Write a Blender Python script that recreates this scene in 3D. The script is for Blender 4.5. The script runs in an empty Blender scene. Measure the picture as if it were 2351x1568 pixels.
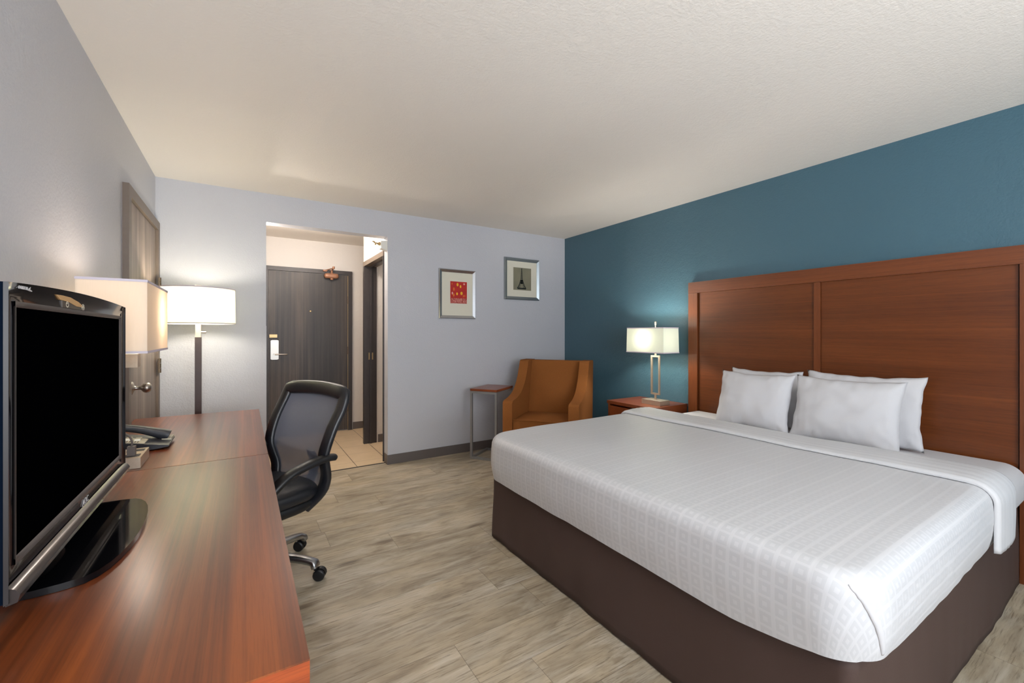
import bpy, bmesh, math, random
from mathutils import Vector, Matrix, noise
random.seed(7)
PI = math.pi
SC = bpy.context.scene
COL = SC.collection
F = 975.0 / 2351.0

# ------------------------------------------------------------------ camera, world, lights, exposure
cam_d = bpy.data.cameras.new('camera'); cam = bpy.data.objects.new('camera', cam_d); COL.objects.link(cam)
cam_d.sensor_width = 36; cam_d.lens = 36 * F; cam_d.clip_start = 0.02
cam_d.shift_y = -18.0 / 2351.0
cam.location = (0, 0, 1.27)
cam.rotation_euler = (PI / 2, 0, -math.radians(32.3))
SC.camera = cam
SC.view_settings.view_transform = 'Standard'
SC.view_settings.look = 'None'
SC.view_settings.gamma = 1.0
SC.view_settings.use_curve_mapping = False
SC.view_settings.exposure = 0.29
SC.cycles.diffuse_bounces = 8; SC.cycles.max_bounces = 14

w = bpy.data.worlds.new('world'); SC.world = w; w.use_nodes = True
bg = w.node_tree.nodes['Background']; bg.inputs[0].default_value = (0.75, 0.85, 1.0, 1); bg.inputs[1].default_value = 1.5

def light(name, kind, loc, power, color=(1, 1, 1), size=None, size_y=None, rot=(0, 0, 0), radius=None):
    d = bpy.data.lights.new(name, kind); d.energy = power; d.color = color
    if kind == 'AREA':
        d.shape = 'RECTANGLE'; d.size = size; d.size_y = size_y
    elif radius is not None:
        d.shadow_soft_size = radius
    o = bpy.data.objects.new(name, d); COL.objects.link(o); o.location = loc; o.rotation_euler = rot
    return o
WIN = (-0.45, 1.55, 0.3, 2.3)      # window in the wall behind the camera: x0, x1, z0, z1
# daylight through the window, plus an unseen fill added to brighten the ceiling
light('daylight', 'AREA', ((WIN[0] + WIN[1]) / 2, -2.16, (WIN[2] + WIN[3]) / 2), 46, (0.88, 0.94, 1.0),
      WIN[1] - WIN[0] - .1, WIN[3] - WIN[2] - .1, (PI / 2, 0, 0))
light('ceiling_fill', 'AREA', ((WIN[0] + WIN[1]) / 2, -1.85, 1.25), 125, (0.90, 0.95, 1.0),
      WIN[1] - WIN[0] - .1, .6, (PI / 2 + math.radians(78), 0, 0))
P_FLOOR, P_DESK, P_NIGHT, P_HALL = 11, 4.6, 13, 20

# ------------------------------------------------------------------ node helper
class NT:
    def __init__(s, name):
        s.m = bpy.data.materials.new(name); s.m.use_nodes = True
        s.t = s.m.node_tree; s.b = s.t.nodes['Principled BSDF']; s.out = s.t.nodes['Material Output']
    def n(s, typ, **kw):
        o = s.t.nodes.new(typ)
        for k, v in kw.items():
            if k.startswith('_'): setattr(o, k[1:], v)
        return o
    def set(s, sock, v):
        if hasattr(v, 'is_output') or isinstance(v, bpy.types.NodeSocket): s.t.links.new(v, sock)
        else: sock.default_value = v
    def math(s, op, a, b=0.0, c=None, clamp=False):
        o = s.t.nodes.new('ShaderNodeMath'); o.operation = op; o.use_clamp = clamp
        s.set(o.inputs[0], a); s.set(o.inputs[1], b)
        if c is not None: s.set(o.inputs[2], c)
        return o.outputs[0]
    def pos(s, which='Object'):
        return s.t.nodes.new('ShaderNodeTexCoord').outputs[which]
    def sep(s, v):
        o = s.t.nodes.new('ShaderNodeSeparateXYZ'); s.set(o.inputs[0], v); return o.outputs
    def comb(s, x, y, z=0.0):
        o = s.t.nodes.new('ShaderNodeCombineXYZ')
        for i, v in enumerate((x, y, z)): s.set(o.inputs[i], v)
        return o.outputs[0]
    def mapping(s, v, scale=(1, 1, 1), rot=(0, 0, 0)):
        o = s.t.nodes.new('ShaderNodeMapping'); s.set(o.inputs['Vector'], v)
        o.inputs['Scale'].default_value = scale; o.inputs['Rotation'].default_value = rot
        return o.outputs[0]
    def noise(s, v, scale, detail=3, rough=0.5, dist=0.0):
        o = s.t.nodes.new('ShaderNodeTexNoise'); s.set(o.inputs['Vector'], v)
        o.inputs['Scale'].default_value = scale; o.inputs['Detail'].default_value = detail
        o.inputs['Roughness'].default_value = rough; o.inputs['Distortion'].default_value = dist
        return o.outputs[0]
    def white(s, v):
        o = s.t.nodes.new('ShaderNodeTexWhiteNoise'); o.noise_dimensions = '3D'; s.set(o.inputs['Vector'], v); return o.outputs[0]
    def ramp(s, f, stops):
        o = s.t.nodes.new('ShaderNodeValToRGB'); s.set(o.inputs[0], f)
        e = o.color_ramp.elements
        while len(e) < len(stops): e.new(0.5)
        for i, (p, c) in enumerate(stops):
            e[i].position = p; e[i].color = (*c, 1) if len(c) == 3 else c
        return o.outputs[0]
    def mix(s, f, a, b, mode='MIX'):
        o = s.t.nodes.new('ShaderNodeMix'); o.data_type = 'RGBA'; o.blend_type = mode
        s.set(o.inputs[0], f)
        for i, v in ((6, a), (7, b)):
            if isinstance(v, tuple) and len(v) == 3: v = (*v, 1)
            s.set(o.inputs[i], v)
        return o.outputs[2]
    def bump(s, h, dist, strength=1.0):
        o = s.t.nodes.new('ShaderNodeBump'); o.inputs['Distance'].default_value = dist
        o.inputs['Strength'].default_value = strength; s.set(o.inputs['Height'], h)
        s.t.links.new(o.outputs[0], s.b.inputs['Normal'])
    def base(s, c=None, rough=None, metal=None, coat=None, spec=None, sheen=None):
        if c is not None: s.set(s.b.inputs['Base Color'], (*c, 1) if isinstance(c, tuple) and len(c) == 3 else c)
        if rough is not None: s.set(s.b.inputs['Roughness'], rough)
        if metal is not None: s.b.inputs['Metallic'].default_value = metal
        if coat is not None: s.b.inputs['Coat Weight'].default_value = coat; s.b.inputs['Coat Roughness'].default_value = 0.29
        if spec is not None: s.b.inputs['Specular IOR Level'].default_value = spec
        if sheen is not None: s.b.inputs['Sheen Weight'].default_value = sheen
        return s

def rgb(r, g, b):
    f = lambda v: ((v / 255 + .055) / 1.055) ** 2.4 if v > 10 else v / 255 / 12.92
    return (f(r), f(g), f(b))

M = {}
def plain(name, c, rough=.5, metal=0, coat=0, spec=None, grain=None):
    t = NT(name)
    if grain:
        g = t.noise(t.pos(), grain[0], 2)
        t.base(t.mix(g, tuple(x * (1 - grain[1]) for x in c), tuple(min(1, x * (1 + grain[1])) for x in c)), rough, metal, coat, spec)
        t.bump(g, grain[2] if len(grain) > 2 else .0003)
    else: t.base(c, rough, metal, coat or None, spec)
    M[name] = t.m; return t

def wall_mat(name, c, rough, amp=.0022, var=.06):
    t = NT(name); p = t.pos()
    big = t.noise(p, 1.2, 2)
    t.base(t.mix(big, tuple(x * (1 - var) for x in c), tuple(x * (1 + var) for x in c)), rough)
    a = t.noise(p, 85, 4, .6); b = t.noise(p, 24, 2)
    t.bump(t.math('ADD', a, t.math('MULTIPLY', b, .7)), amp)
    M[name] = t.m
wall_mat('paint_grey', rgb(189, 190, 196), .42)
wall_mat('paint_blue', rgb(66, 99, 113), .34, .0024)
wall_mat('paint_hall', rgb(212, 206, 200), .5)
wall_mat('paint_ceiling', rgb(236, 230, 222), .8, .0016, .02)
plain('vinyl_base', rgb(96, 89, 86), .45)

def wood_mat(name, dark, mid, light_, axis, rough, coat, fine=1.0, band=2.2, seed=0.0, pores=.55):
    """long streaks along axis 'x','y' or 'z'"""
    t = NT(name); p = t.pos(); i = 'xyz'.index(axis)
    sc = [9.0, 9.0, 9.0]; sc[i] = .55
    pm = t.mapping(p, tuple(sc))
    o = t.t.nodes.new('ShaderNodeVectorMath'); o.operation = 'ADD'; t.set(o.inputs[0], pm); o.inputs[1].default_value = (seed, seed * 2, seed * 3)
    v = o.outputs[0]
    broad = t.noise(v, band * .45, 3, .55, .15)
    sc2 = [1.0, 1.0, 1.0]; sc2[i] = .12
    streak = t.noise(t.mapping(v, tuple(sc2)), 9, 4, .6, 0.0)
    sc3 = [1.0, 1.0, 1.0]; sc3[i] = .5
    pore = t.noise(t.mapping(v, tuple(sc3)), 46 * fine, 2, .6)
    f = t.math('ADD', t.math('MULTIPLY', broad, .62), t.math('MULTIPLY', streak, .38))
    c = t.ramp(f, [(.36, dark), (.5, mid), (.64, light_)])
    pm_ = t.ramp(pore, [(.36, (.62, .58, .55)), (.5, (1, 1, 1))])
    t.base(t.mix(pores, c, pm_, 'MULTIPLY'), rough, coat=coat)
    if not coat: t.bump(pore, .00015)
    M[name] = t.m
wood_mat('desk_top_wood', rgb(70, 35, 18), rgb(108, 53, 25), rgb(144, 74, 32), 'y', .28, .12, band=1.5, pores=.35)
wood_mat('desk_edge_wood', rgb(136, 56, 18), rgb(160, 70, 26), rgb(178, 84, 36), 'x', .35, .1)
wood_mat('headboard_wood', rgb(90, 44, 14), rgb(104, 53, 19), rgb(118, 63, 26), 'y', .33, .12, band=1.7, seed=3.1)
wood_mat('headboard_frame_wood', rgb(96, 48, 20), rgb(110, 57, 25), rgb(122, 66, 31), 'y', .32, .2, band=1.2, seed=5.4)
wood_mat('headboard_stile_wood', rgb(94, 46, 18), rgb(108, 55, 23), rgb(120, 64, 29), 'z', .32, .2, band=1.2, seed=7.4)
wood_mat('nightstand_wood', rgb(104, 48, 22), rgb(120, 58, 27), rgb(136, 70, 35), 'x', .33, .2, seed=1.4)
wood_mat('side_table_wood', rgb(116, 54, 28), rgb(130, 64, 34), rgb(142, 74, 42), 'x', .33, .2, seed=2.4)
wood_mat('door_dark_stain', rgb(30, 25, 22), rgb(52, 44, 39), rgb(84, 72, 62), 'z', .42, 0, fine=1.3, band=1.5, seed=9.0)
wood_mat('door_grey_stain', rgb(88, 76, 68), rgb(122, 106, 95), rgb(150, 133, 120), 'z', .45, 0, fine=.9, band=2.5, seed=4.0)
plain('trim_taupe', rgb(112, 98, 86), .45, grain=(30, .08))
plain('trim_dark', rgb(52, 46, 45), .4, grain=(30, .15))
plain('steel', rgb(176, 170, 162), .33, 1, grain=(200, .05))
plain('brushed_nickel', rgb(190, 174, 154), .42, .7, grain=(90, .08))
plain('bronze_hinge', rgb(120, 104, 86), .4, 1)
plain('brass', rgb(188, 160, 116), .38, .9)
plain('copper_paint', rgb(150, 106, 80), .38, .2)
plain('white_plastic', rgb(225, 222, 214), .4)
plain('grey_metal', rgb(150, 150, 150), .42, .5)
plain('alu', rgb(176, 178, 182), .28, 1)
plain('black_leather', rgb(27, 29, 34), .36, spec=.6, grain=(160, .2, .0004))
plain('black_plastic', rgb(22, 23, 26), .4)
plain('black_gloss', rgb(9, 9, 12), .07, spec=.5)
plain('tv_side', rgb(12, 20, 32), .5, spec=.0)
plain('tv_grey', rgb(84, 77, 74), .4, spec=.3)
plain('tv_rim', rgb(46, 42, 42), .35, spec=.3)
plain('tv_chrome', rgb(84, 78, 76), .2, .6)
plain('tv_screen', rgb(2, 2, 3), .10, spec=.0).b.inputs['IOR'].default_value = 1.06
plain('print_silver', rgb(190, 186, 186), .5)
plain('reflection_tan', rgb(200, 158, 106), .6)
plain('reflection_brown', rgb(62, 48, 36), .4)
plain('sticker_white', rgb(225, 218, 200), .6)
plain('dark_bronze', rgb(72, 60, 56), .42, .35, grain=(40, .1))
plain('phone_black', rgb(34, 37, 44), .42)
plain('phone_grey', rgb(176, 170, 150), .5)
plain('cord_grey', rgb(96, 88, 84), .5)
plain('white_cotton', rgb(198, 198, 201), .85, grain=(260, .012, .0003))
plain('frame_silver', rgb(196, 198, 200), .24, .9)
plain('frame_pewter', rgb(150, 158, 162), .34, .8)
plain('mat_board', rgb(214, 210, 194), .8)
plain('lamp_white', rgb(235, 235, 225), .6)
plain('socket_dark', rgb(40, 38, 38), .5)

# rust upholstery
t = NT('rust_fabric'); p = t.pos()
g = t.noise(p, 330, 2); g2 = t.noise(p, 3, 2)
t.base(t.mix(t.math('ADD', t.math('MULTIPLY', g, .75), t.math('MULTIPLY', g2, .25)), rgb(112, 66, 28), rgb(160, 100, 50)), .9, spec=.2); t.bump(g, .0006)
M['rust_fabric'] = t.m
# bed skirt
t = NT('brown_cotton'); p = t.pos(); g = t.noise(p, 2.2, 3)
t.base(t.mix(g, rgb(66, 50, 44), rgb(80, 64, 59)), .7, spec=.3); t.bump(t.noise(p, 300, 1), .0003); M['brown_cotton'] = t.m

# woven satin squares on the bedspread (UV in metres)
def damask(name, amount):
    t = NT(name); uv = t.sep(t.pos('UV')); P = .0445
    fu = t.math('FRACT', t.math('DIVIDE', uv[0], P)); fv = t.math('FRACT', t.math('DIVIDE', uv[1], P))
    du = t.math('MULTIPLY', t.math('ABSOLUTE', t.math('SUBTRACT', fu, .5)), .9); dv = t.math('ABSOLUTE', t.math('SUBTRACT', fv, .5))
    d = t.math('MAXIMUM', du, dv)
    outer = t.math('LESS_THAN', d, .37); inner = t.math('LESS_THAN', d, .14)
    ring = t.math('SUBTRACT', outer, inner)
    band = t.math('LESS_THAN', t.math('FRACT', t.math('DIVIDE', uv[1], P * 3.0)), .07)
    f = t.math('MULTIPLY', ring, amount)
    weave = t.noise(t.pos('UV'), 900, 2)
    c = t.mix(f, rgb(203, 204, 207), rgb(160, 164, 169))
    c = t.mix(t.math('MULTIPLY', band, .08), c, rgb(240, 240, 242))
    t.base(t.mix(t.math('MULTIPLY', weave, .06), c, rgb(190, 190, 194)), t.math('ADD', t.math('MULTIPLY', ring, -.12), .52), spec=.45)
    t.bump(t.math('ADD', t.math('MULTIPLY', ring, -.3), t.math('MULTIPLY', weave, .5)), .0003)
    M[name] = t.m
damask('satin_squares', .2)
# satin fold: narrow self-stripes
t = NT('satin_stripe'); uv = t.sep(t.pos('UV'))
s1 = t.math('FRACT', t.math('DIVIDE', uv[0], .045)); s2 = t.math('LESS_THAN', s1, .5)
wv = t.noise(t.pos('UV'), 500, 2)
t.base(t.mix(t.math('ADD', t.math('MULTIPLY', s2, .22), t.math('MULTIPLY', wv, .1)), rgb(208, 209, 212), rgb(178, 180, 184)), .5); t.bump(wv, .0003)
M['satin_stripe'] = t.m

# floor planks, running along x
t = NT('plank_floor'); p = t.sep(t.pos())
yy = t.math('DIVIDE', t.math('SUBTRACT', p[1], 1.488), .2245); row = t.math('FLOOR', yy); fy = t.math('FRACT', yy)
off = t.white(t.comb(row, 3.7, 1.3)); xx = t.math('ADD', t.math('DIVIDE', p[0], 1.22), off)
cl = t.math('FLOOR', xx); fx = t.math('FRACT', xx)
pid = t.white(t.comb(row, cl, 5.0))
sh = t.math('MULTIPLY', pid, 23.0)
gx = t.math('ADD', p[0], sh); gy = t.math('ADD', p[1], t.math('MULTIPLY', sh, 1.7))
big = t.noise(t.comb(t.math('MULTIPLY', gx, 1.6), t.math('MULTIPLY', gy, 7.0), sh), 1.6, 4, .62, 1.0)
fine = t.noise(t.comb(t.math('MULTIPLY', gx, 7), t.math('MULTIPLY', gy, 120), sh), 1.0, 5, .72, .5)
blotch = t.noise(t.comb(t.math('MULTIPLY', gx, 1.5), t.math('MULTIPLY', gy, 3.0), sh), 2.2, 3, .6)
c = t.ramp(big, [(.28, rgb(132, 118, 100)), (.44, rgb(160, 147, 126)), (.60, rgb(182, 172, 154)), (.75, rgb(198, 191, 176))])
c = t.mix(t.ramp(blotch, [(.42, (0, 0, 0)), (.66, (.5, .5, .5))]), c, rgb(196, 180, 152))
c = t.mix(.9, c, t.ramp(fine, [(.36, (.52, .49, .46)), (.46, (.93, .92, .91)), (.7, (1.08, 1.08, 1.08))]), 'MULTIPLY')
tone = t.math('ADD', t.math('MULTIPLY', pid, .16), .90)
c = t.mix(1.0, c, t.comb(tone, tone, tone), 'MULTIPLY')
# knots
vo = t.n('ShaderNodeTexVoronoi'); t.set(vo.inputs['Vector'], t.comb(t.math('MULTIPLY', gx, 1.5), t.math('MULTIPLY', gy, 4.4), 0.0)); vo.inputs['Scale'].default_value = 1.15
kn = t.ramp(t.math('ADD', vo.outputs['Distance'], t.math('MULTIPLY', t.math('SUBTRACT', fine, .5), .14)), [(.05, (.34, .29, .25)), (.16, (1, 1, 1))])
c = t.mix(.8, c, kn, 'MULTIPLY')
seam = t.math('MAXIMUM', t.math('LESS_THAN', fy, .008), t.math('LESS_THAN', fx, .0018))
c = t.mix(t.math('MULTIPLY', seam, .55), c, rgb(70, 60, 50))
t.base(c, t.math('ADD', t.math('MULTIPLY', fine, .15), .38)); t.bump(t.math('SUBTRACT', fine, seam), .0006)
M['plank_floor'] = t.m
# hall tiles
t = NT('beige_tile'); p = t.sep(t.pos()); T = .305
ax = t.math('FRACT', t.math('DIVIDE', t.math('SUBTRACT', p[0], .98), T)); ay = t.math('FRACT', t.math('DIVIDE', t.math('SUBTRACT', p[1], 4.20), T * 1.0))
gr = t.math('MAXIMUM', t.math('LESS_THAN', ax, .018), t.math('MULTIPLY', t.math('LESS_THAN', ay, .014), .55))
mo = t.noise(t.pos(), 4, 4, .6)
c = t.mix(mo, rgb(196, 170, 136), rgb(226, 204, 172))
t.base(t.mix(gr, c, rgb(88, 74, 62)), .35); M['beige_tile'] = t.m

def shade_mat(name, c, trans):
    t = NT(name)
    d = t.n('ShaderNodeBsdfDiffuse'); tr = t.n('ShaderNodeBsdfTranslucent'); mx = t.n('ShaderNodeMixShader')
    wv = t.noise(t.mapping(t.pos(), (300, 300, 20)), 1, 1)
    cc = t.mix(wv, tuple(x * .96 for x in c), c)
    t.set(d.inputs[0], cc); t.set(tr.inputs[0], cc); mx.inputs[0].default_value = trans
    t.t.links.new(d.outputs[0], mx.inputs[1]); t.t.links.new(tr.outputs[0], mx.inputs[2]); t.t.links.new(mx.outputs[0], t.out.inputs[0])
    M[name] = t.m
shade_mat('shade_cream', rgb(246, 235, 220), .42)
shade_mat('shade_white', rgb(246, 246, 232), .5)
shade_mat('shade_ivory', rgb(236, 238, 228), .18)
plain('shade_trim', rgb(206, 196, 206), .7)
# chair mesh
t = NT('chair_mesh'); p = t.pos('UV')
ck = t.n('ShaderNodeTexChecker'); t.set(ck.inputs['Vector'], p); ck.inputs['Scale'].default_value = 330
tb = t.n('ShaderNodeBsdfTransparent'); mx = t.n('ShaderNodeMixShader')
t.base(rgb(118, 123, 138), .6, spec=.4)
t.set(mx.inputs[0], t.math('ADD', t.math('MULTIPLY', ck.outputs[1], .12), .82))
t.t.links.new(tb.outputs[0], mx.inputs[1]); t.t.links.new(t.b.outputs[0], mx.inputs[2]); t.t.links.new(mx.outputs[0], t.out.inputs[0])
M['chair_mesh'] = t.m

# ------------------------------------------------------------------ geometry helpers
MW = {}
def link(o): COL.objects.link(o); return o
def thing(name, label, cat, loc=(0, 0, 0), rz=0.0, group=None, kind=None):
    o = bpy.data.objects.new(name, None); link(o); o.location = loc; o.rotation_euler = (0, 0, rz); o.empty_display_size = .1
    if label: o['label'] = label
    if cat: o['category'] = cat
    if group: o['group'] = group
    if kind: o['kind'] = kind
    MW[o] = Matrix.Translation(loc) @ Matrix.Rotation(rz, 4, 'Z')
    return o
def obj(name, bm, mat, parent=None, world=False, bevel=0.0, seg=2, smooth=45, label=None):
    """bm in the root's coordinates (or in world coordinates when world=True)"""
    if bevel > 0:
        es = [e for e in bm.edges if len(e.link_faces) == 2 and e.calc_face_angle(0) > math.radians(35)]
        if es: bmesh.ops.bevel(bm, geom=es, offset=bevel, segments=seg, profile=.5, affect='EDGES', clamp_overlap=True)
    root = parent
    while root is not None and root.parent is not None: root = root.parent
    if world and root is not None: bm.transform(MW[root].inverted())
    # place the object's origin at its own centre-bottom
    vs = [v.co for v in bm.verts]
    c = Vector(((min(v.x for v in vs) + max(v.x for v in vs)) / 2, (min(v.y for v in vs) + max(v.y for v in vs)) / 2, min(v.z for v in vs)))
    if KEEP.get('on'): c = Vector((0, 0, 0))
    base = OFF.get(parent, Vector((0, 0, 0))) if parent is not None else Vector((0, 0, 0))
    bm.transform(Matrix.Translation(-c))
    me = bpy.data.meshes.new(name)
    bmesh.ops.recalc_face_normals(bm, faces=bm.faces)
    bm.to_mesh(me); bm.free()
    for q in me.polygons: q.use_smooth = True
    if smooth is not None and smooth < 180: me.set_sharp_from_angle(angle=math.radians(smooth))
    mats = mat if isinstance(mat, (list, tuple)) else [mat]
    for m_ in mats: me.materials.append(M[m_])
    o = bpy.data.objects.new(name, me); link(o)
    o.location = c - base
    if parent is not None: o.parent = parent
    OFF[o] = c
    if parent is None: MW[o] = Matrix.Identity(4)
    if label: o['label'] = label
    return o
OFF = {}; KEEP = {}
def tag(o, label, cat, group=None):
    o['label'] = label; o['category'] = cat
    if group: o['group'] = group
    return o
def struct(name, bm, mat, parent=None, **k):
    o = obj(name, bm, mat, parent, **k)
    if parent is None: o['kind'] = 'structure'
    return o
def B(): return bmesh.new()
def box(bm, x0, x1, y0, y1, z0, z1, mtx=None, mi=0):
    vs = [bm.verts.new((x, y, z)) for x in (x0, x1) for y in (y0, y1) for z in (z0, z1)]
    if mtx is not None:
        for v in vs: v.co = mtx @ v.co
    for f in ((0, 1, 3, 2), (4, 6, 7, 5), (0, 4, 5, 1), (2, 3, 7, 6), (0, 2, 6, 4), (1, 5, 7, 3)):
        q = bm.faces.new([vs[i] for i in f]); q.material_index = mi
    return vs
def boxbm(*a, **k):
    bm = B(); box(bm, *a, **k); return bm
def lathe(bm, prof, center=(0, 0, 0), n=32, axis='Z', mi=0, cap=True):
    """prof: (radius, height) list"""
    R = {'Z': Matrix.Identity(3), 'X': Matrix.Rotation(PI / 2, 3, 'Y'), 'Y': Matrix.Rotation(-PI / 2, 3, 'X')}[axis] if isinstance(axis, str) else axis
    rings = []
    for r, h in prof:
        rings.append([bm.verts.new(R @ Vector((r * math.cos(2 * PI * i / n), r * math.sin(2 * PI * i / n), h)) + Vector(center)) for i in range(n)])
    for a, b in zip(rings, rings[1:]):
        for i in range(n):
            q = bm.faces.new((a[i], a[(i + 1) % n], b[(i + 1) % n], b[i])); q.material_index = mi
    if cap:
        bm.faces.new(rings[0][::-1]).material_index = mi; bm.faces.new(rings[-1]).material_index = mi
def sweep(bm, pts, secs, up=Vector((0, 0, 1)), n=14, mi=0, power=2.0, cap=True):
    """tube along pts; secs: (half width along side, half height along up) per point"""
    pts = [Vector(p) for p in pts]; rings = []
    for i, p in enumerate(pts):
        tn = (pts[min(i + 1, len(pts) - 1)] - pts[max(i - 1, 0)]).normalized()
        u = up[i] if isinstance(up, list) else up
        sd = tn.cross(u).normalized(); uu = sd.cross(tn).normalized()
        a, b = secs[i] if isinstance(secs, list) else secs
        ring = []
        for k in range(n):
            th = 2 * PI * k / n; cx, sy = math.cos(th), math.sin(th)
            ex = math.copysign(abs(cx) ** (2 / power), cx); ey = math.copysign(abs(sy) ** (2 / power), sy)
            ring.append(bm.verts.new(p + sd * a * ex + uu * b * ey))
        rings.append(ring)
    for a, b in zip(rings, rings[1:]):
        for k in range(n):
            bm.faces.new((a[k], a[(k + 1) % n], b[(k + 1) % n], b[k])).material_index = mi
    if cap:
        bm.faces.new(rings[0][::-1]).material_index = mi; bm.faces.new(rings[-1]).material_index = mi
def spline(ctrl, n):
    """Catmull-Rom through control points (any dimension)"""
    P = [Vector(c) for c in ctrl]; P = [2 * P[0] - P[1]] + P + [2 * P[-1] - P[-2]]; out = []
    segs = len(P) - 3
    for j in range(n + 1):
        u = j / n * segs; i = min(int(u), segs - 1); f = u - i
        a, b, c, d = P[i], P[i + 1], P[i + 2], P[i + 3]
        out.append(.5 * ((2 * b) + (c - a) * f + (2 * a - 5 * b + 4 * c - d) * f * f + (3 * b - a - 3 * c + d) * f ** 3))
    return out
def prism(bm, poly, lo, hi, plane='XZ', mi=0):
    """extrude a 2D polygon; plane XZ extrudes along y, XY along z, YZ along x"""
    def mk(a, b, h): return {'XZ': (a, h, b), 'XY': (a, b, h), 'YZ': (h, a, b)}[plane]
    A = [bm.verts.new(mk(a, b, lo)) for a, b in poly]; C = [bm.verts.new(mk(a, b, hi)) for a, b in poly]
    bm.faces.new(A).material_index = mi; bm.faces.new(C[::-1]).material_index = mi
    n = len(poly)
    for i in range(n): bm.faces.new((A[i], C[i], C[(i + 1) % n], A[(i + 1) % n])).material_index = mi
def shell_grid(bm, f, nu, nv, uvf=None, mi=0):
    g = [[bm.verts.new(f(i / nu, j / nv)) for j in range(nv + 1)] for i in range(nu + 1)]
    uvl = bm.loops.layers.uv.verify() if uvf else None
    for i in range(nu):
        for j in range(nv):
            q = bm.faces.new((g[i][j], g[i + 1][j], g[i + 1][j + 1], g[i][j + 1])); q.material_index = mi
            if uvf:
                for l, (a, b) in zip(q.loops, ((i, j), (i + 1, j), (i + 1, j + 1), (i, j + 1))): l[uvl].uv = uvf(a / nu, b / nv)
    return g
def text_bm(s, size, mtx, depth=.0004):
    cu = bpy.data.curves.new('lettering', 'FONT'); cu.body = s; cu.size = size; cu.extrude = depth; cu.align_x = 'CENTER'; cu.align_y = 'CENTER'
    o = bpy.data.objects.new('lettering_tmp', cu); COL.objects.link(o)
    dg = bpy.context.evaluated_depsgraph_get(); me = bpy.data.meshes.new_from_object(o.evaluated_get(dg))
    bm = bmesh.new(); bm.from_mesh(me); bm.transform(mtx)
    bpy.data.objects.remove(o); bpy.data.meshes.remove(me); bpy.data.curves.remove(cu)
    return bm
def fz(x, y, z=0, s=1.0): return noise.noise(Vector((x * s, y * s, z)))

# ------------------------------------------------------------------ room shell
XL, XR, YB, YW, H = -.56, 3.385, 4.125, -2.20, 2.45
WT = .12                                   # thickness of the wall with the passage
OX0, OX1, OH = .161, 1.182, 2.21           # passage opening
YE, YH = 5.92, 5.105                        # entry wall, end of the bathroom wall
struct('floor', boxbm(XL, XR, YW, 4.20, -.06, 0), 'plank_floor')
struct('floor_hall', boxbm(.02, 2.9, 4.20, YE, -.06, 0), 'beige_tile')
struct('ceiling', boxbm(XL - .1, XR + .1, YW - .12, YE + .1, H, H + .1), 'paint_ceiling')
struct('wall_left', boxbm(XL - .1, XL, YW - .12, YB + WT, -.06, H), 'paint_grey')
struct('wall_right', boxbm(XR, XR + .1, YW - .12, YB + WT, -.06, H), 'paint_blue')
bm = B()
box(bm, XL, OX0, YB, YB + WT, 0, H); box(bm, OX1, XR, YB, YB + WT, 0, H); box(bm, OX0, OX1, YB, YB + WT, OH, H)
struct('wall_back', bm, 'paint_grey')
bm = B(); yw0, yw1 = YW - .12, YW
box(bm, XL, WIN[0], yw0, yw1, 0, H); box(bm, WIN[1], XR, yw0, yw1, 0, H)
box(bm, WIN[0], WIN[1], yw0, yw1, 0, WIN[2]); box(bm, WIN[0], WIN[1], yw0, yw1, WIN[3], H)
struct('wall_window', bm, 'paint_grey')
bm = B()
for a in ((WIN[0], WIN[0] + .05, WIN[2], WIN[3]), (WIN[1] - .05, WIN[1], WIN[2], WIN[3]), (WIN[0], WIN[1], WIN[2], WIN[2] + .05), (WIN[0], WIN[1], WIN[3] - .05, WIN[3]), (1.63, 1.67, WIN[2], WIN[3])):
    box(bm, a[0], a[1], yw0 + .02, yw1 - .06, a[2], a[3])
struct('window_1', bm, 'white_plastic')
# hall: entry wall, left wall, bathroom wall, bathroom shell
struct('wall_entry', boxbm(.02, 2.9, YE, YE + .1, -.06, H), 'paint_hall')
struct('wall_hall_left', boxbm(OX0 - .14, OX0 - .04, YB + WT, YE, 0, H), 'paint_hall')
bm = B()
box(bm, OX1, OX1 + WT, 4.245, 4.27, 0, H); box(bm, OX1, OX1 + WT, 4.27, 5.05, 2.06, H); box(bm, OX1, OX1 + WT, 5.05, YH, 0, H)
struct('wall_bathroom', bm, 'paint_hall')
struct('wall_bathroom_far', boxbm(OX1 + WT, 2.8, YH - .06, YH, 0, H), 'paint_hall')
struct('wall_bathroom_end', boxbm(2.8, 2.9, YB + WT, YE, 0, H), 'paint_hall')
# cove base strips
def baseboard(name, x0, x1, y0, y1):
    struct(name, boxbm(x0, x1, y0, y1, 0, .092), 'vinyl_base', bevel=.003)
bm = B(); box(bm, OX1, XR - .006, YB - .006, YB, 0, .092); box(bm, OX1 - .006, OX1, YB - .006, YB + WT - .02, 0, .092)
struct('baseboard_back', bm, 'vinyl_base', bevel=.002)
baseboard('baseboard_back_left', XL, OX0, YB - .006, YB)
baseboard('baseboard_right', XR - .006, XR, YW, YB - .006)
baseboard('baseboard_left', XL, XL + .006, YW, 3.10)
baseboard('baseboard_entry', 1.23, 2.8, YE - .006, YE)
baseboard('baseboard_bathroom', OX1 + WT + .03, 2.8, YH - .066, YH - .06)
# threshold strip
struct('trim_1', boxbm(OX0, OX1, 4.19, 4.205, 0, .004), 'trim_dark')

# clear corner guard beside the passage
bm = B(); box(bm, OX0 - .034, OX0 + .002, YB - .003, YB, .092, 1.335); box(bm, OX0, OX0 + .002, YB, YB + .034, .092, 1.335)
struct('trim_4', bm, 'paint_grey')
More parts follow.
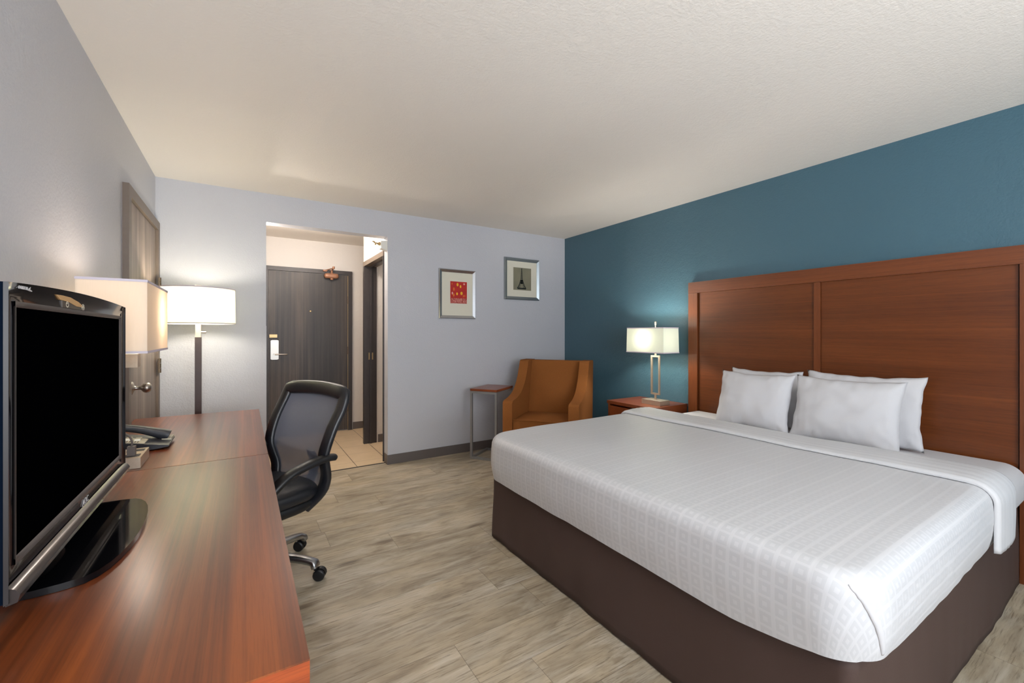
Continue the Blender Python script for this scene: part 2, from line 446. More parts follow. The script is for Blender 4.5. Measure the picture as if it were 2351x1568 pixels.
# bathroom door frame (steel, stained dark)
bm = B(); fx0, fx1 = OX1 - .012, OX1 + WT + .012
box(bm, fx0, fx1, 5.035, 5.085, 0, 2.045); box(bm, fx0, fx1, 4.248, 4.262, 0, 2.045)
box(bm, OX1 + .05, OX1 + .075, 5.022, 5.036, 0, 2.045); box(bm, OX1 + .05, OX1 + .075, 4.27, 5.022, 2.03, 2.046)
f3 = struct('trim_2', bm, 'trim_dark', bevel=.003)
struct('trim_3', boxbm(fx0, fx1, 4.248, 5.085, 2.045, 2.095), 'trim_taupe', bevel=.003)
bm = B(); box(bm, OX1 + .04, OX1 + .09, 5.030, 5.0345, .97, 1.05)
obj('strike_plate', bm, 'brass', f3)

# entry door
d1 = thing('door_1', None, None, (.71, YE, 0), kind='structure')
bm = B(); yf = YE - .045
box(bm, .20, .25, yf, YE, 0, 2.09); box(bm, 1.165, 1.215, yf, YE, 0, 2.09); box(bm, .25, 1.165, yf, YE, 2.04, 2.09)
obj('door_frame', bm, 'trim_dark', d1, world=True, bevel=.003)
lf = obj('door_leaf', boxbm(.255, 1.158, YE - .034, YE - .002, .012, 2.034), 'door_dark_stain', d1, world=True, bevel=.002)
obj('weather_strip', boxbm(1.160, 1.164, YE - .036, YE - .004, .01, 2.03), 'brass', d1, world=True)
bm = B(); Y0 = YE - .034
prism(bm, [(.275, .962), (.29, .955), (.345, .955), (.36, .962), (.36, 1.185), (.345, 1.192), (.29, 1.192), (.275, 1.185)], Y0 - .012, Y0, 'XZ')
obj('lock_plate', bm, 'steel', d1, world=True, bevel=.002)
bm = B(); lathe(bm, [(.012, 0), (.012, .04)], (.318, Y0 - .052, 1.02), 16, 'Y')
sweep(bm, spline([(.318, Y0 - .052, 1.02), (.36, Y0 - .056, 1.02), (.43, Y0 - .05, 1.018), (.45, Y0 - .045, 1.017)], 12), (.009, .008), Vector((0, 0, 1)), 12)
obj('lever_handle', bm, 'steel', d1, world=True)
bm = B(); lathe(bm, [(.014, 0), (.012, .012)], (.318, Y0 - .024, 1.09), 16, 'Y')
obj('lock_cylinder', bm, 'steel', d1, world=True)
bm = B(); box(bm, .262, .345, Y0 - .018, Y0, 1.222, 1.26); box(bm, .262, .335, Y0 - .03, Y0 - .018, 1.232, 1.25)
obj('privacy_latch', bm, 'brass', d1, world=True, bevel=.003)
bm = B(); lathe(bm, [(.008, 0), (.012, .004), (.012, .008)], (.713, Y0 - .008, 1.553), 16, 'Y')
obj('peephole', bm, 'brass', d1, world=True)
for zz in (1.66, 1.0, .25):
    bm = B(); lathe(bm, [(.008, 0), (.008, .1)], (1.162, Y0 - .008, zz), 12)
    obj('hinge', bm, 'bronze_hinge', d1, world=True)
# door closer: rounded horizontal body, pinion, folded arm
cl = obj('door_closer', B() if False else (lambda b: (sweep(b, [(.862 + i * .0105, Y0 - .055, 2.008) for i in range(18)],
      [(.03 * (1 - abs(2 * i / 17 - 1) ** 6) ** .5 + .003, .03 * (1 - abs(2 * i / 17 - 1) ** 6) ** .5 + .003) for i in range(18)], Vector((0, 0, 1)), 18, power=3), b)[1])(B()), 'copper_paint', d1, world=True)
bm = B(); box(bm, .90, 1.0, Y0 - .03, Y0, 1.985, 2.03); lathe(bm, [(.018, -.05), (.022, -.03), (.022, -.028)], (.955, Y0 - .055, 2.008), 16)
lathe(bm, [(.02, .028), (.014, .05), (.014, .075)], (.955, Y0 - .055, 2.008), 16)
sweep(bm, [(.955, Y0 - .055, 2.078), (.965, Y0 - .13, 2.098)], (.010, .006)); sweep(bm, [(.965, Y0 - .13, 2.10), (.875, Y0 - .03, 2.076)], (.010, .006))
lathe(bm, [(.014, 0), (.014, .03)], (.965, Y0 - .13, 2.09), 14); box(bm, .855, .90, Y0 - .05, Y0 - .008, 2.064, 2.084)
obj('closer_arm', bm, 'copper_paint', d1, world=True)

# connecting door on the left wall
d2 = thing('door_2', None, None, (XL, 3.6, 0), kind='structure')
ya, yb, ht = 3.10, 4.118, 2.10
bm = B()
box(bm, XL, XL + .028, ya, ya + .062, 0, ht); box(bm, XL, XL + .028, yb - .055, yb, 0, ht); box(bm, XL, XL + .028, ya + .062, yb - .055, ht - .062, ht)
obj('door_frame', bm, 'trim_taupe', d2, world=True, bevel=.003)
obj('door_leaf', boxbm(XL, XL + .013, ya + .066, yb - .059, .01, ht - .066), 'door_grey_stain', d2, world=True)
for zz in (1.58, .98, .22):
    bm = B(); y_ = yb - .057
    for k in range(3): lathe(bm, [(.009, 0), (.009, .034)], (XL + .034, y_, zz + k * .036), 12)
    box(bm, XL + .028, XL + .033, y_ - .03, y_ + .03, zz, zz + .106)
    obj('hinge', bm, 'bronze_hinge', d2, world=True)
bm = B(); kx = XL + .013
lathe(bm, [(.036, 0), (.038, .004), (.034, .009), (.016, .014), (.011, .02), (.011, .042), (.016, .048), (.025, .055), (.03, .068), (.028, .08), (.018, .09), (.004, .093)], (kx, 3.235, .955), 28, 'X')
obj('door_knob', bm, 'steel', d2, world=True)

# sprinkler head by the passage
sp = thing('fire_sprinkler', 'white boxed sidewall fire sprinkler with brass head above the bathroom doorway', 'sprinkler', (OX1, 4.17, 2.13))
bm = B(); prism(bm, [(0, -.052), (-.004, -.052), (-.06, -.034), (-.062, .034), (-.004, .042), (0, .042)], -.035, .035, 'XZ')
obj('escutcheon', bm, 'white_plastic', sp, bevel=.003)
bm = B(); R = 'X'
lathe(bm, [(.016, -.078), (.016, -.062)], (0, 0, .012), 14, 'X'); lathe(bm, [(.009, -.09), (.009, -.078)], (0, 0, .012), 12, 'X')
for s in (-1, 1): sweep(bm, spline([(-.085, s * .004, .014), (-.105, s * .016, .016), (-.122, s * .003, .024)], 8), (.0035, .0035))
box(bm, -.136, -.112, -.012, .012, .026, .030); box(bm, -.112, -.10, -.006, .006, -.004, .012)
obj('sprinkler_nozzle', bm, 'brass', sp)

# hall and bathroom ceiling lamps (unseen, added to light these spaces)
for nm, loc, pw, lab in (('unseen_ceiling_light', (.68, 4.6, H), P_HALL, 'unseen round ceiling lamp added to light the entry hall'), ('unseen_ceiling_light', (2.0, 4.6, H), 2.5, 'unseen round ceiling lamp added to light the bathroom')):
    cl_ = thing(nm, lab, 'lamp', loc)
    bm = B(); lathe(bm, [(.13, 0), (.13, -.02)], (0, 0, 0), 28); obj('lamp_base', bm, 'white_plastic', cl_)
    l_ = light('unseen_lamp', 'POINT', (loc[0], loc[1], loc[2] - .11), pw, (1, .90, .80), radius=.04)
sc_ = thing('added_wall_lamp', 'unseen small wall lamp added to brighten the entry hall', 'lamp', (OX0 - .04, 4.60, 2.0))  # hidden lamp added to brighten the hall and its ceiling
bm = B(); lathe(bm, [(.04, 0), (.04, .008)], (0, 0, 0), 20, 'X'); obj('lamp_base', bm, 'white_plastic', sc_)
light('hall_fill', 'POINT', (OX0 - .01, 4.60, 2.0), 15, (1, .90, .80), radius=.02)

# ------------------------------------------------------------------ pictures
def picture(name, label, x0, x1, z0, z1, bw, fm, art):
    t_ = thing(name, label, 'picture', ((x0 + x1) / 2, YB, z0)); y = YB
    bm = B(); d0, d1_ = .012, .028
    # mitred frame with sloping face
    O = [(x0, z0), (x1, z0), (x1, z1), (x0, z1)]; I = [(x0 + bw, z0 + bw), (x1 - bw, z0 + bw), (x1 - bw, z1 - bw), (x0 + bw, z1 - bw)]
    mid = [(a[0] * .75 + b[0] * .25, a[1] * .75 + b[1] * .25) for a, b in zip(O, I)]
    rings = [[bm.verts.new((a, y - .001, b)) for a, b in O], [bm.verts.new((a, y - .018, b)) for a, b in O],
             [bm.verts.new((a, y - .028, b)) for a, b in mid], [bm.verts.new((a, y - .013, b)) for a, b in I], [bm.verts.new((a, y - .001, b)) for a, b in I]]
    for r0, r1 in zip(rings, rings[1:] + rings[:1]):
        for i in range(4): bm.faces.new((r0[i], r0[(i + 1) % 4], r1[(i + 1) % 4], r1[i]))
    obj('picture_frame', bm, fm, t_, world=True, smooth=20)
    obj('mat_board', boxbm(x0 + bw - .002, x1 - bw + .002, y - .009, y - .002, z0 + bw - .002, z1 - bw + .002), 'mat_board', t_, world=True)
    art(t_, y - .0095)
def art_red(t_, y):
    x0, x1, z0, z1 = 1.835, 2.028, 1.590, 1.822; zs = z0 + .055
    T = NT('red_print'); p = T.pos(); n1 = T.noise(p, 22, 3)
    T.base(T.mix(n1, rgb(150, 18, 10), rgb(200, 34, 20)), .6); M['red_print'] = T.m
    T = NT('pink_print'); p = T.pos()
    n1 = T.noise(T.mapping(p, (1, 1, .45)), 95, 3, .6, 2.0)
    T.base(T.ramp(n1, [(.47, rgb(206, 130, 118)), (.52, rgb(150, 44, 38))]), .6); M['pink_print'] = T.m
    plain('yellow_print', rgb(230, 176, 30), .6); plain('orange_print', rgb(214, 110, 34), .6); plain('pale_print', rgb(232, 170, 160), .6)
    a = obj('art_print', boxbm(x0, x1, y - .0012, y, zs, z1), 'red_print', t_, world=True)
    obj('art_border', boxbm(x0, x1, y - .0012, y, z0, zs), 'pink_print', t_, world=True, label='pink patterned band along the bottom of the print')
    W, Hh = x1 - x0, z1 - z0
    dots = [(.43, .86, 'yellow_print', .011, .018), (.61, .78, 'yellow_print', .009, .016), (.21, .65, 'orange_print', .009, .019), (.40, .44, 'yellow_print', .010, .015),
            (.67, .47, 'yellow_print', .013, .018), (.20, .38, 'orange_print', .010, .017), (.83, .90, 'pale_print', .009, .010), (.12, .46, 'pale_print', .008, .014),
            (.10, .89, 'orange_print', .004, .010), (.78, .35, 'orange_print', .006, .013), (.87, .36, 'orange_print', .005, .012)]
    if True:
        for u, v, m_, a_, b_ in dots:
            bm = B(); prism(bm, [(x0 + u * W + a_ * math.cos(k * PI / 8), z0 + v * Hh + b_ * math.sin(k * PI / 8)) for k in range(16)], y - .0018, y - .0011, 'XZ')
            obj('painted_spot', bm, m_, a, world=True)
def art_tower(t_, y):
    x0, x1, z0, z1 = 2.620, 2.868, 1.775, 2.035
    T = NT('grey_photo'); p = T.pos()
    T.base(T.mix(T.noise(p, 6, 2), rgb(112, 110, 90), rgb(140, 134, 112)), .6); M['grey_photo'] = T.m
    plain('print_black', rgb(26, 34, 32), .6)
    obj('photo_print', boxbm(x0, x1, y - .0012, y, z0, z1), 'grey_photo', t_, world=True)
    bm = B(); cx = (x0 + x1) / 2 - .01; a, b = y - .0022, y - .0013; h = z1 - z0
    def bar(p, q, w_):
        p, q = Vector(p), Vector(q); d = (q - p).normalized(); n_ = Vector((-d.y, d.x)) * w_ / 2
        prism(bm, [tuple(p - n_), tuple(q - n_), tuple(q + n_), tuple(p + n_)], a, b, 'XZ')
    def zz(f): return z0 + .02 + f * h * .9
    prof = [(0, .062), (.12, .040), (.28, .024), (.42, .013), (.7, .007), (.92, .003)]
    for s in (-1, 1):
        for (f0, w0), (f1, w1) in zip(prof, prof[1:]): bar((cx + s * w0, zz(f0)), (cx + s * w1, zz(f1)), .009 if f0 < .4 else .0045)
    for k in range(9):
        f0 = .42 + k * .055; w0 = .0105 - k * .001
        bar((cx - w0, zz(f0)), (cx + w0 * .9, zz(f0 + .05)), .0026); bar((cx + w0, zz(f0)), (cx - w0 * .9, zz(f0 + .05)), .0026)
    for k in range(4):
        f0 = k * .075; w0 = .05 - k * .010
        bar((cx - w0 + .0, zz(f0)), (cx - w0 * .35, zz(f0 + .08)), .004); bar((cx + w0, zz(f0)), (cx + w0 * .35, zz(f0 + .08)), .004)
    bar((cx - .026, zz(.28)), (cx + .026, zz(.28)), .014); bar((cx - .02, zz(.37)), (cx + .02, zz(.37)), .012); bar((cx, zz(.22)), (cx, zz(.42)), .022)
    bar((cx - .058, zz(.0)), (cx + .058, zz(.0)), .016); bar((cx, zz(.92)), (cx, zz(1.0)), .010)
    obj('tower_silhouette', bm, 'print_black', t_, world=True, label='dark lattice tower silhouette')
picture('framed_picture', 'silver framed picture of yellow spots on red, the lower one left of the other', 1.704, 2.129, 1.428, 1.949, .034, 'frame_silver', art_red)
picture('framed_picture', 'pewter framed photo of a lattice tower, nearest the blue wall', 2.497, 2.982, 1.662, 2.142, .036, 'frame_pewter', art_tower)

# ------------------------------------------------------------------ desks
DX0, DX1, DT = XL + .004, .088, .76
def desk_unit(name, label, y0, y1, drawers):
    r_ = thing(name, label, 'desk' if not drawers else 'dresser', ((DX0 + DX1) / 2, (y0 + y1) / 2, 0))
    obj('top', boxbm(DX0, DX1, y0, y1, DT - .003, DT), 'desk_top_wood', r_, world=True)
    obj('edge_band', boxbm(DX0, DX1, y0, y1, DT - .052, DT - .003), 'desk_edge_wood', r_, world=True, bevel=.0015)
    if drawers:
        bm = B(); box(bm, DX0, DX1 - .022, y0 + .012, y0 + .032, 0, DT - .052); obj('side_panel', bm, 'desk_edge_wood', r_, world=True)
        bm = B(); box(bm, DX0, DX1 - .022, y1 - .032, y1 - .012, 0, DT - .052); obj('side_panel', bm, 'desk_edge_wood', r_, world=True)
        obj('back_panel', boxbm(DX0, DX0 + .012, y0 + .032, y1 - .032, .05, DT - .052), 'desk_edge_wood', r_, world=True)
        n_ = 2; hh = (DT - .052 - .08) / 3
        for k in range(3):
            for j in range(n_):
                a = y0 + .014 + j * (y1 - y0 - .028) / n_; b = a + (y1 - y0 - .028) / n_ - .004
                dr = obj('drawer', boxbm(DX1 - .02, DX1 - .002, a, b, .08 + k * hh, .08 + (k + 1) * hh - .004), 'desk_edge_wood', r_, world=True, bevel=.001)
                bm = B(); zc = .08 + (k + .5) * hh; yc = (a + b) / 2
                box(bm, DX1 + .018, DX1 + .024, yc - .07, yc + .07, zc - .004, zc + .004); box(bm, DX1 - .002, DX1 + .02, yc - .055, yc - .05, zc - .003, zc + .003); box(bm, DX1 - .002, DX1 + .02, yc + .05, yc + .055, zc - .003, zc + .003)
                obj('handle', bm, 'steel', dr, world=True)
    else:
        obj('side_panel', boxbm(DX0, DX1 - .03, y1 - .035, y1 - .01, 0, DT - .052), 'desk_edge_wood', r_, world=True)
        obj('side_panel', boxbm(DX0, DX1 - .03, y0 + .004, y0 + .024, 0, DT - .052), 'desk_edge_wood', r_, world=True)
        obj('modesty_panel', boxbm(DX0, DX0 + .015, y0 + .024, y1 - .035, .3, DT - .052), 'desk_edge_wood', r_, world=True)
    return r_
desk_unit('dresser', 'cherry wood dresser carrying the television, nearest the camera', .733, 2.078, True)
desk_unit('writing_desk', 'cherry wood writing desk with the telephone, tucked behind the dresser', 2.082, 3.345, False)

# ------------------------------------------------------------------ television
tvx = -.33; ty0, ty1, tz0, tz1 = 1.040, 1.865, .822, 1.356; sy0, sy1, sz0, sz1 = 1.080, 1.815, .882, 1.316
tv = thing('television', 'black flat screen television with glossy bezel standing on the cherry dresser', 'television', (tvx, 1.44, DT))
def topz(y):  # slightly arched top
    u = (y - 1.45) / .415; return tz1 + .010 * (1 - u * u)
bm = B(); N_ = 20
poly = [(ty0, tz0 + .01), (ty0 + .01, tz0), (ty1 - .01, tz0), (ty1, tz0 + .01)] + [(ty1 - (ty1 - ty0) * k / N_, topz(ty1 - (ty1 - ty0) * k / N_)) for k in range(N_ + 1)]
prism(bm, poly, tvx - .075, tvx - .012, 'YZ'); box(bm, tvx - .125, tvx - .075, 1.16, 1.74, .90, 1.26)
obj('back_shell', bm, 'tv_side', tv, world=True, bevel=.004)
# glossy frame: concave bands around the screen
bm = B()
def ringband(bm, outer, inner, x_o, x_i, x_m=None, segs=6):
    n = len(outer); prev = [bm.verts.new((x_o, *p)) for p in outer]
    for s in range(1, segs + 1):
        f = s / segs; xx = x_o + (x_i - x_o) * f - (x_m or 0) * math.sin(PI * f)
        cur = [bm.verts.new((xx, o[0] + (i[0] - o[0]) * f, o[1] + (i[1] - o[1]) * f)) for o, i in zip(outer, inner)]
        for k in range(n): bm.faces.new((prev[k], prev[(k + 1) % n], cur[(k + 1) % n], cur[k]))
        prev = cur
    return prev
def loop_pts(a0, a1, b0, b1, arch=False, n=16):
    L = [(a0 + (a1 - a0) * k / n, b0) for k in range(n)] + [(a1, b0 + (b1 - b0) * k / n) for k in range(n)]
    L += [(a1 - (a1 - a0) * k / n, (topz(a1 - (a1 - a0) * k / n) if arch else b1)) for k in range(n)] + [(a0, b1 - (b1 - b0) * k / n) for k in range(n)]
    if arch: L[3 * n] = (a0, topz(a0))
    return L
outer = loop_pts(ty0, ty1, tz0, tz1, True); lip_o = loop_pts(sy0 - .008, sy1 + .008, sz0 - .010, sz1 + .010)
fr = ringband(bm, outer, lip_o, tvx, tvx - .003, .003)
obj('bezel', bm, 'black_gloss', tv, world=True, smooth=60)
bm = B(); ringband(bm, loop_pts(ty0, ty1, tz0, tz1, True), outer, tvx - .0121, tvx - .004, 0, 1)
obj('side_band', bm, 'tv_side', tv, world=True)
bm = B(); ringband(bm, loop_pts(ty0 - .002, ty1 + .002, tz0 - .002, tz1 + .002, True), outer, tvx - .0045, tvx + .001, 0, 2)
obj('bezel_rim', bm, 'tv_rim', tv, world=True)
bm = B(); ringband(bm, lip_o, loop_pts(sy0, sy1, sz0, sz1), tvx - .001, tvx - .006, -.002, 3)
obj('screen_surround', bm, 'tv_grey', tv, world=True)
obj('screen', boxbm(tvx - .0115, tvx - .006, sy0 - .001, sy1 + .001, sz0 - .001, sz1 + .001), 'tv_screen', tv, world=True)
bm = B()   # silver speaker bar along the bottom
prism(bm, [(tvx - .004, tz0 - .006), (tvx + .010, tz0 - .002), (tvx + .013, tz0 + .010), (tvx + .007, tz0 + .020), (tvx - .003, tz0 + .024)], ty0 + .004, ty1 - .004, 'XZ')
obj('speaker_bar', bm, 'tv_chrome', tv, world=True, bevel=.002)
mt = Matrix.Translation((tvx - .0032, 1.465, .853)) @ Matrix.Rotation(PI / 2, 4, 'Z') @ Matrix.Rotation(PI / 2, 4, 'X')
obj('brand_lettering', text_bm('AOC', .022, mt), 'print_silver', tv, world=True)
mt = Matrix.Translation((tvx - .0018, 1.105, 1.3515)) @ Matrix.Rotation(PI / 2, 4, 'Z') @ Matrix.Rotation(PI / 2, 4, 'X')
obj('brand_lettering', text_bm('ENVISION', .0085, mt), 'print_silver', tv, world=True)
bm = B(); prism(bm, [(1.128, 1.349), (1.142, 1.3475), (1.142, 1.3495), (1.134, 1.351), (1.139, 1.3585), (1.137, 1.359)], tvx - .005, tvx - .0016, 'YZ')
obj('brand_swoosh', bm, 'print_silver', tv, world=True)
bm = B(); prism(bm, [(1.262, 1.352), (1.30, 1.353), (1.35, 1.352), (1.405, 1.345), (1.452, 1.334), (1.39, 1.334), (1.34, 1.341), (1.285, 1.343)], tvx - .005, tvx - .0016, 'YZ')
st = obj('bezel_reflection', bm, 'reflection_tan', tv, world=True, label='tan reflection painted on the bezel')  # reflection in the glossy bezel, put in as a flat tan patch
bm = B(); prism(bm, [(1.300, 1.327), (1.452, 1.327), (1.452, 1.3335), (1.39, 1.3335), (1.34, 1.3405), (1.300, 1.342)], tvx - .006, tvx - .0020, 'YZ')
obj('bezel_reflection', bm, 'reflection_brown', tv, world=True, label='brown reflection painted on the bezel behind two round emblems')  # lower brown part of the same painted reflection
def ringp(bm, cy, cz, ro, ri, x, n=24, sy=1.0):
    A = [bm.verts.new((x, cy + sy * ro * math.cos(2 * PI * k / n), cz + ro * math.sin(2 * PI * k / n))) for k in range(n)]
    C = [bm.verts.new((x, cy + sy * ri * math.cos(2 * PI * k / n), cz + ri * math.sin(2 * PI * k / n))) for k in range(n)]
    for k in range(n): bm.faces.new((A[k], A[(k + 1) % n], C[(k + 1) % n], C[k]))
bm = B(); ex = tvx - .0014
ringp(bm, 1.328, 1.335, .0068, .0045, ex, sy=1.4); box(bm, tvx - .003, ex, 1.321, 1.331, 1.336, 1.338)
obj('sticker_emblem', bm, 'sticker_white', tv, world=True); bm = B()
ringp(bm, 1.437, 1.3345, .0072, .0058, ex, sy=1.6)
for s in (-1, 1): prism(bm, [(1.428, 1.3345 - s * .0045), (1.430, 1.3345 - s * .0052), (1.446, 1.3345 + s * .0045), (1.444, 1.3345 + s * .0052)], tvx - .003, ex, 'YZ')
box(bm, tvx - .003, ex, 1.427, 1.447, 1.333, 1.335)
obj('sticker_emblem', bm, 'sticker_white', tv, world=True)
# stand
bm = B(); pb = [(-.46, 1.19), (-.345, 1.183), (-.305, 1.188)] + [(-.300 + .080 * math.sin(PI * k / 14) ** .75, 1.19 + .245 * (1 - math.cos(PI * k / 14)) * 1.02) for k in range(1, 14)] + [(-.305, 1.691), (-.345, 1.694), (-.46, 1.688)]
prism(bm, pb, DT + .001, DT + .015, 'XY'); obj('stand_base', bm, 'black_gloss', tv, world=True, bevel=.004, seg=3)
bm = B(); sweep(bm, spline([(-.43, 1.44, DT + .014), (-.415, 1.44, DT + .05), (-.385, 1.44, .84), (-.38, 1.44, .92)], 10), (.09, .02), Vector((1, 0, 0)), 18, power=3)
obj('stand_neck', bm, 'black_gloss', tv, world=True)

# ------------------------------------------------------------------ lamps
def rect_shade(parent, cx, cy, hx, hy, z0, z1, mat, trim, taper=.0):
    bm = B(); th = .0025
    def ring(ax, ay, z): return [bm.verts.new((cx + s * ax, cy + q * ay, z)) for s, q in ((-1, -1), (1, -1), (1, 1), (-1, 1))]
    t_ = taper
    A, Bb = ring(hx, hy, z0), ring(hx - t_, hy - t_, z1); C, D = ring(hx - th, hy - th, z0), ring(hx - t_ - th, hy - t_ - th, z1)
    for r0, r1 in ((A, Bb), (Bb, D), (D, C), (C, A)):
        for i in range(4): bm.faces.new((r0[i], r0[(i + 1) % 4], r1[(i + 1) % 4], r1[i]))
    sh_ = obj('lamp_shade', bm, mat, parent, world=True, smooth=20)
    for zz_, hh_ in ((z0, .008), (z1 - .008, .008)):
        bm = B(); e = .0015; k = t_ if zz_ > z0 else 0
        for a in ((cx - hx + k - e, cx + hx - k + e, cy - hy + k - e, cy - hy + k + e), (cx - hx + k - e, cx + hx - k + e, cy + hy - k - e, cy + hy - k + e),
                  (cx - hx + k - e, cx - hx + k + e, cy - hy + k, cy + hy - k), (cx + hx - k - e, cx + hx - k + e, cy - hy + k, cy + hy - k)):
            box(bm, a[0], a[1], a[2], a[3], zz_ - .0005, zz_ + hh_)
        obj('shade_trim', bm, trim, sh_, world=True)
    return sh_
# desk lamp behind the television
dl = thing('table_lamp', 'table lamp with oblong cream shade and metal outlet base behind the television', 'lamp', (-.412, 2.20, DT))
rect_shade(dl, -.383, 2.215, .0925, .238, 1.200, 1.462, 'shade_cream', 'shade_trim', .0)
bs = obj('lamp_base', boxbm(-.50, -.330, 2.112, 2.288, DT + .001, DT + .041), 'brushed_nickel', dl, world=True, bevel=.002, label='brushed metal base with power outlets')
bm = B(); box(bm, -.392, -.338, 2.140, 2.176, DT + .0405, DT + .0425); obj('power_outlet', bm, 'socket_dark', bs, world=True, bevel=.0005)
bm = B(); box(bm, -.392, -.338, 2.232, 2.262, DT + .0405, DT + .0425); obj('power_outlet', bm, 'socket_dark', bs, world=True, bevel=.0005)
bm = B(); box(bm, -.452, -.440, 2.19, 2.202, DT + .041, 1.14); box(bm, -.452, -.412, 2.19, 2.202, 1.134, 1.142); obj('lamp_stem', bm, 'brushed_nickel', dl, world=True)
bm = B(); box(bm, -.455, -.345, 2.155, 2.215, 1.140, 1.192); obj('lamp_neck', bm, 'brushed_nickel', dl, world=True, bevel=.003)
bm = B(); lathe(bm, [(.015, 1.19), (.015, 1.27)], (-.40, 2.27, 0), 16); lathe(bm, [(.012, 1.27), (.03, 1.30), (.034, 1.33), (.026, 1.36), (.008, 1.372)], (-.40, 2.27, 0), 20); obj('light_bulb', bm, 'lamp_white', dl, world=True)
light('desk_bulb', 'POINT', (-.370, 2.30, 1.35), P_DESK, (1, .90, .79), radius=.06)
# plug and cord in the outlet base
pl = thing('power_plug', 'grey power plug with cord in the outlet of the metal lamp base', 'plug', (-.363, 2.158, DT + .0425))
obj('plug_body', boxbm(-.375, -.351, 2.146, 2.170, DT + .043, DT + .078), 'cord_grey', pl, world=True, bevel=.004)
bm = B(); sweep(bm, spline([(-.363, 2.158, DT + .076), (-.363, 2.158, DT + .100), (-.378, 2.158, DT + .125), (-.42, 2.165, DT + .140), (-.52, 2.17, DT + .10), (-.535, 2.17, DT + .01)], 30), (.0035, .0035), Vector((0, 1, 0)), 10)
obj('cord', bm, 'cord_grey', pl, world=True)

# nightstand lamp
nl = thing('table_lamp', 'table lamp with open metal frame stem and oblong ivory shade on the nightstand', 'lamp', (3.14, 2.66, .64))
NX, NY = 3.115, 2.525; rz_ = 0
obj('lamp_base', boxbm(NX - .065, NX + .065, NY - .10, NY + .10, .641, .681), 'brushed_nickel', nl, world=True, bevel=.002)
bm = B()
box(bm, NX - .006, NX + .006, NY - .048, NY - .033, .725, 1.075); box(bm, NX - .006, NX + .006, NY + .033, NY + .048, .725, 1.075)
box(bm, NX - .006, NX + .006, NY - .033, NY + .033, .725, .740); box(bm, NX - .006, NX + .006, NY - .033, NY + .033, 1.060, 1.075)
box(bm, NX - .006, NX + .006, NY - .008, NY + .008, .681, .725)
obj('stem_frame', bm, 'brushed_nickel', nl, world=True, bevel=.001)
bm = B(); lathe(bm, [(.009, 1.075), (.009, 1.095), (.016, 1.1), (.016, 1.15)], (NX, NY, 0), 16); lathe(bm, [(.004, 1.15), (.004, 1.35), (.008, 1.352), (.008, 1.376), (.002, 1.38)], (NX, NY, 0), 12)
obj('harp_rod', bm, 'brushed_nickel', nl, world=True)
rect_shade(nl, NX - .005, NY + .035, .105, .205, 1.100, 1.325, 'shade_ivory', 'shade_trim', .004)
bm = B(); lathe(bm, [(.012, 1.15), (.03, 1.18), (.033, 1.21), (.02, 1.235), (.004, 1.24)], (NX + .03, NY + .05, 0), 20); obj('light_bulb', bm, 'lamp_white', nl, world=True)
light('night_bulb', 'POINT', (NX - .035, NY + .05, 1.225), P_NIGHT, (1, .95, .87), radius=.03)

# floor lamp behind the desk
FX, FY = -.270, 3.72
fl = thing('floor_lamp', 'floor lamp with white drum shade and dark square post behind the desk', 'lamp', (FX, FY, 0))
bm = B(); box(bm, FX - .13, FX + .13, FY - .13, FY + .13, 0.001, .025); obj('lamp_base', bm, 'dark_bronze', fl, world=True, bevel=.004)
bm = B(); box(bm, FX - .019, FX + .019, FY - .019, FY + .019, .025, 1.245); obj('pole', bm, 'dark_bronze', fl, world=True, bevel=.003)
bm = B(); box(bm, FX - .016, FX + .016, FY - .016, FY + .016, 1.245, 1.335); lathe(bm, [(.007, 0), (.007, .03)], (FX + .015, FY - .01, 1.28), 10, 'X'); obj('lamp_socket', bm, 'brushed_nickel', fl, world=True, bevel=.002)
bm = B(); R_ = .222; z0, z1 = 1.338, 1.590; n = 56; th = .0025
lathe(bm, [(R_, z0), (R_ - .004, z1), (R_ - .004 - th, z1), (R_ - th, z0)], (FX, FY, 0), n, cap=False)
vs = bm.verts[:]; bm.verts.ensure_lookup_table()
for i in range(n): bm.faces.new((bm.verts[i], bm.verts[(i + 1) % n], bm.verts[3 * n + (i + 1) % n], bm.verts[3 * n + i]))
shd = obj('lamp_shade', bm, 'shade_white', fl, world=True)
for zz_ in (z0, z1 - .008):
    bm = B(); lathe(bm, [(R_ + .001, zz_), (R_ + .001 - .003, zz_ + .008), (R_ - .006, zz_ + .008), (R_ - .004, zz_)], (FX, FY, 0), n, cap=False)
    obj('shade_trim', bm, 'shade_trim', shd, world=True)
bm = B(); box(bm, FX - .02, FX + .02, FY - .004, FY + .004, 1.585, 1.612); lathe(bm, [(.004, 1.335), (.004, 1.60)], (FX, FY, 0), 10)
for a in (0, 2 * PI / 3, 4 * PI / 3): sweep(bm, [(FX, FY, 1.585), (FX + (R_ - .008) * math.cos(a), FY + (R_ - .008) * math.sin(a), 1.583)], (.002, .002))
obj('finial', bm, 'brushed_nickel', fl, world=True)
bm = B(); lathe(bm, [(.015, 1.36), (.03, 1.42), (.034, 1.45), (.02, 1.49), (.004, 1.495)], (FX + .06, FY, 0), 20); obj('light_bulb', bm, 'lamp_white', fl, world=True)
light('floor_bulb', 'POINT', (FX - .04, FY - .05, 1.465), P_FLOOR, (1, .93, .80), radius=.05)

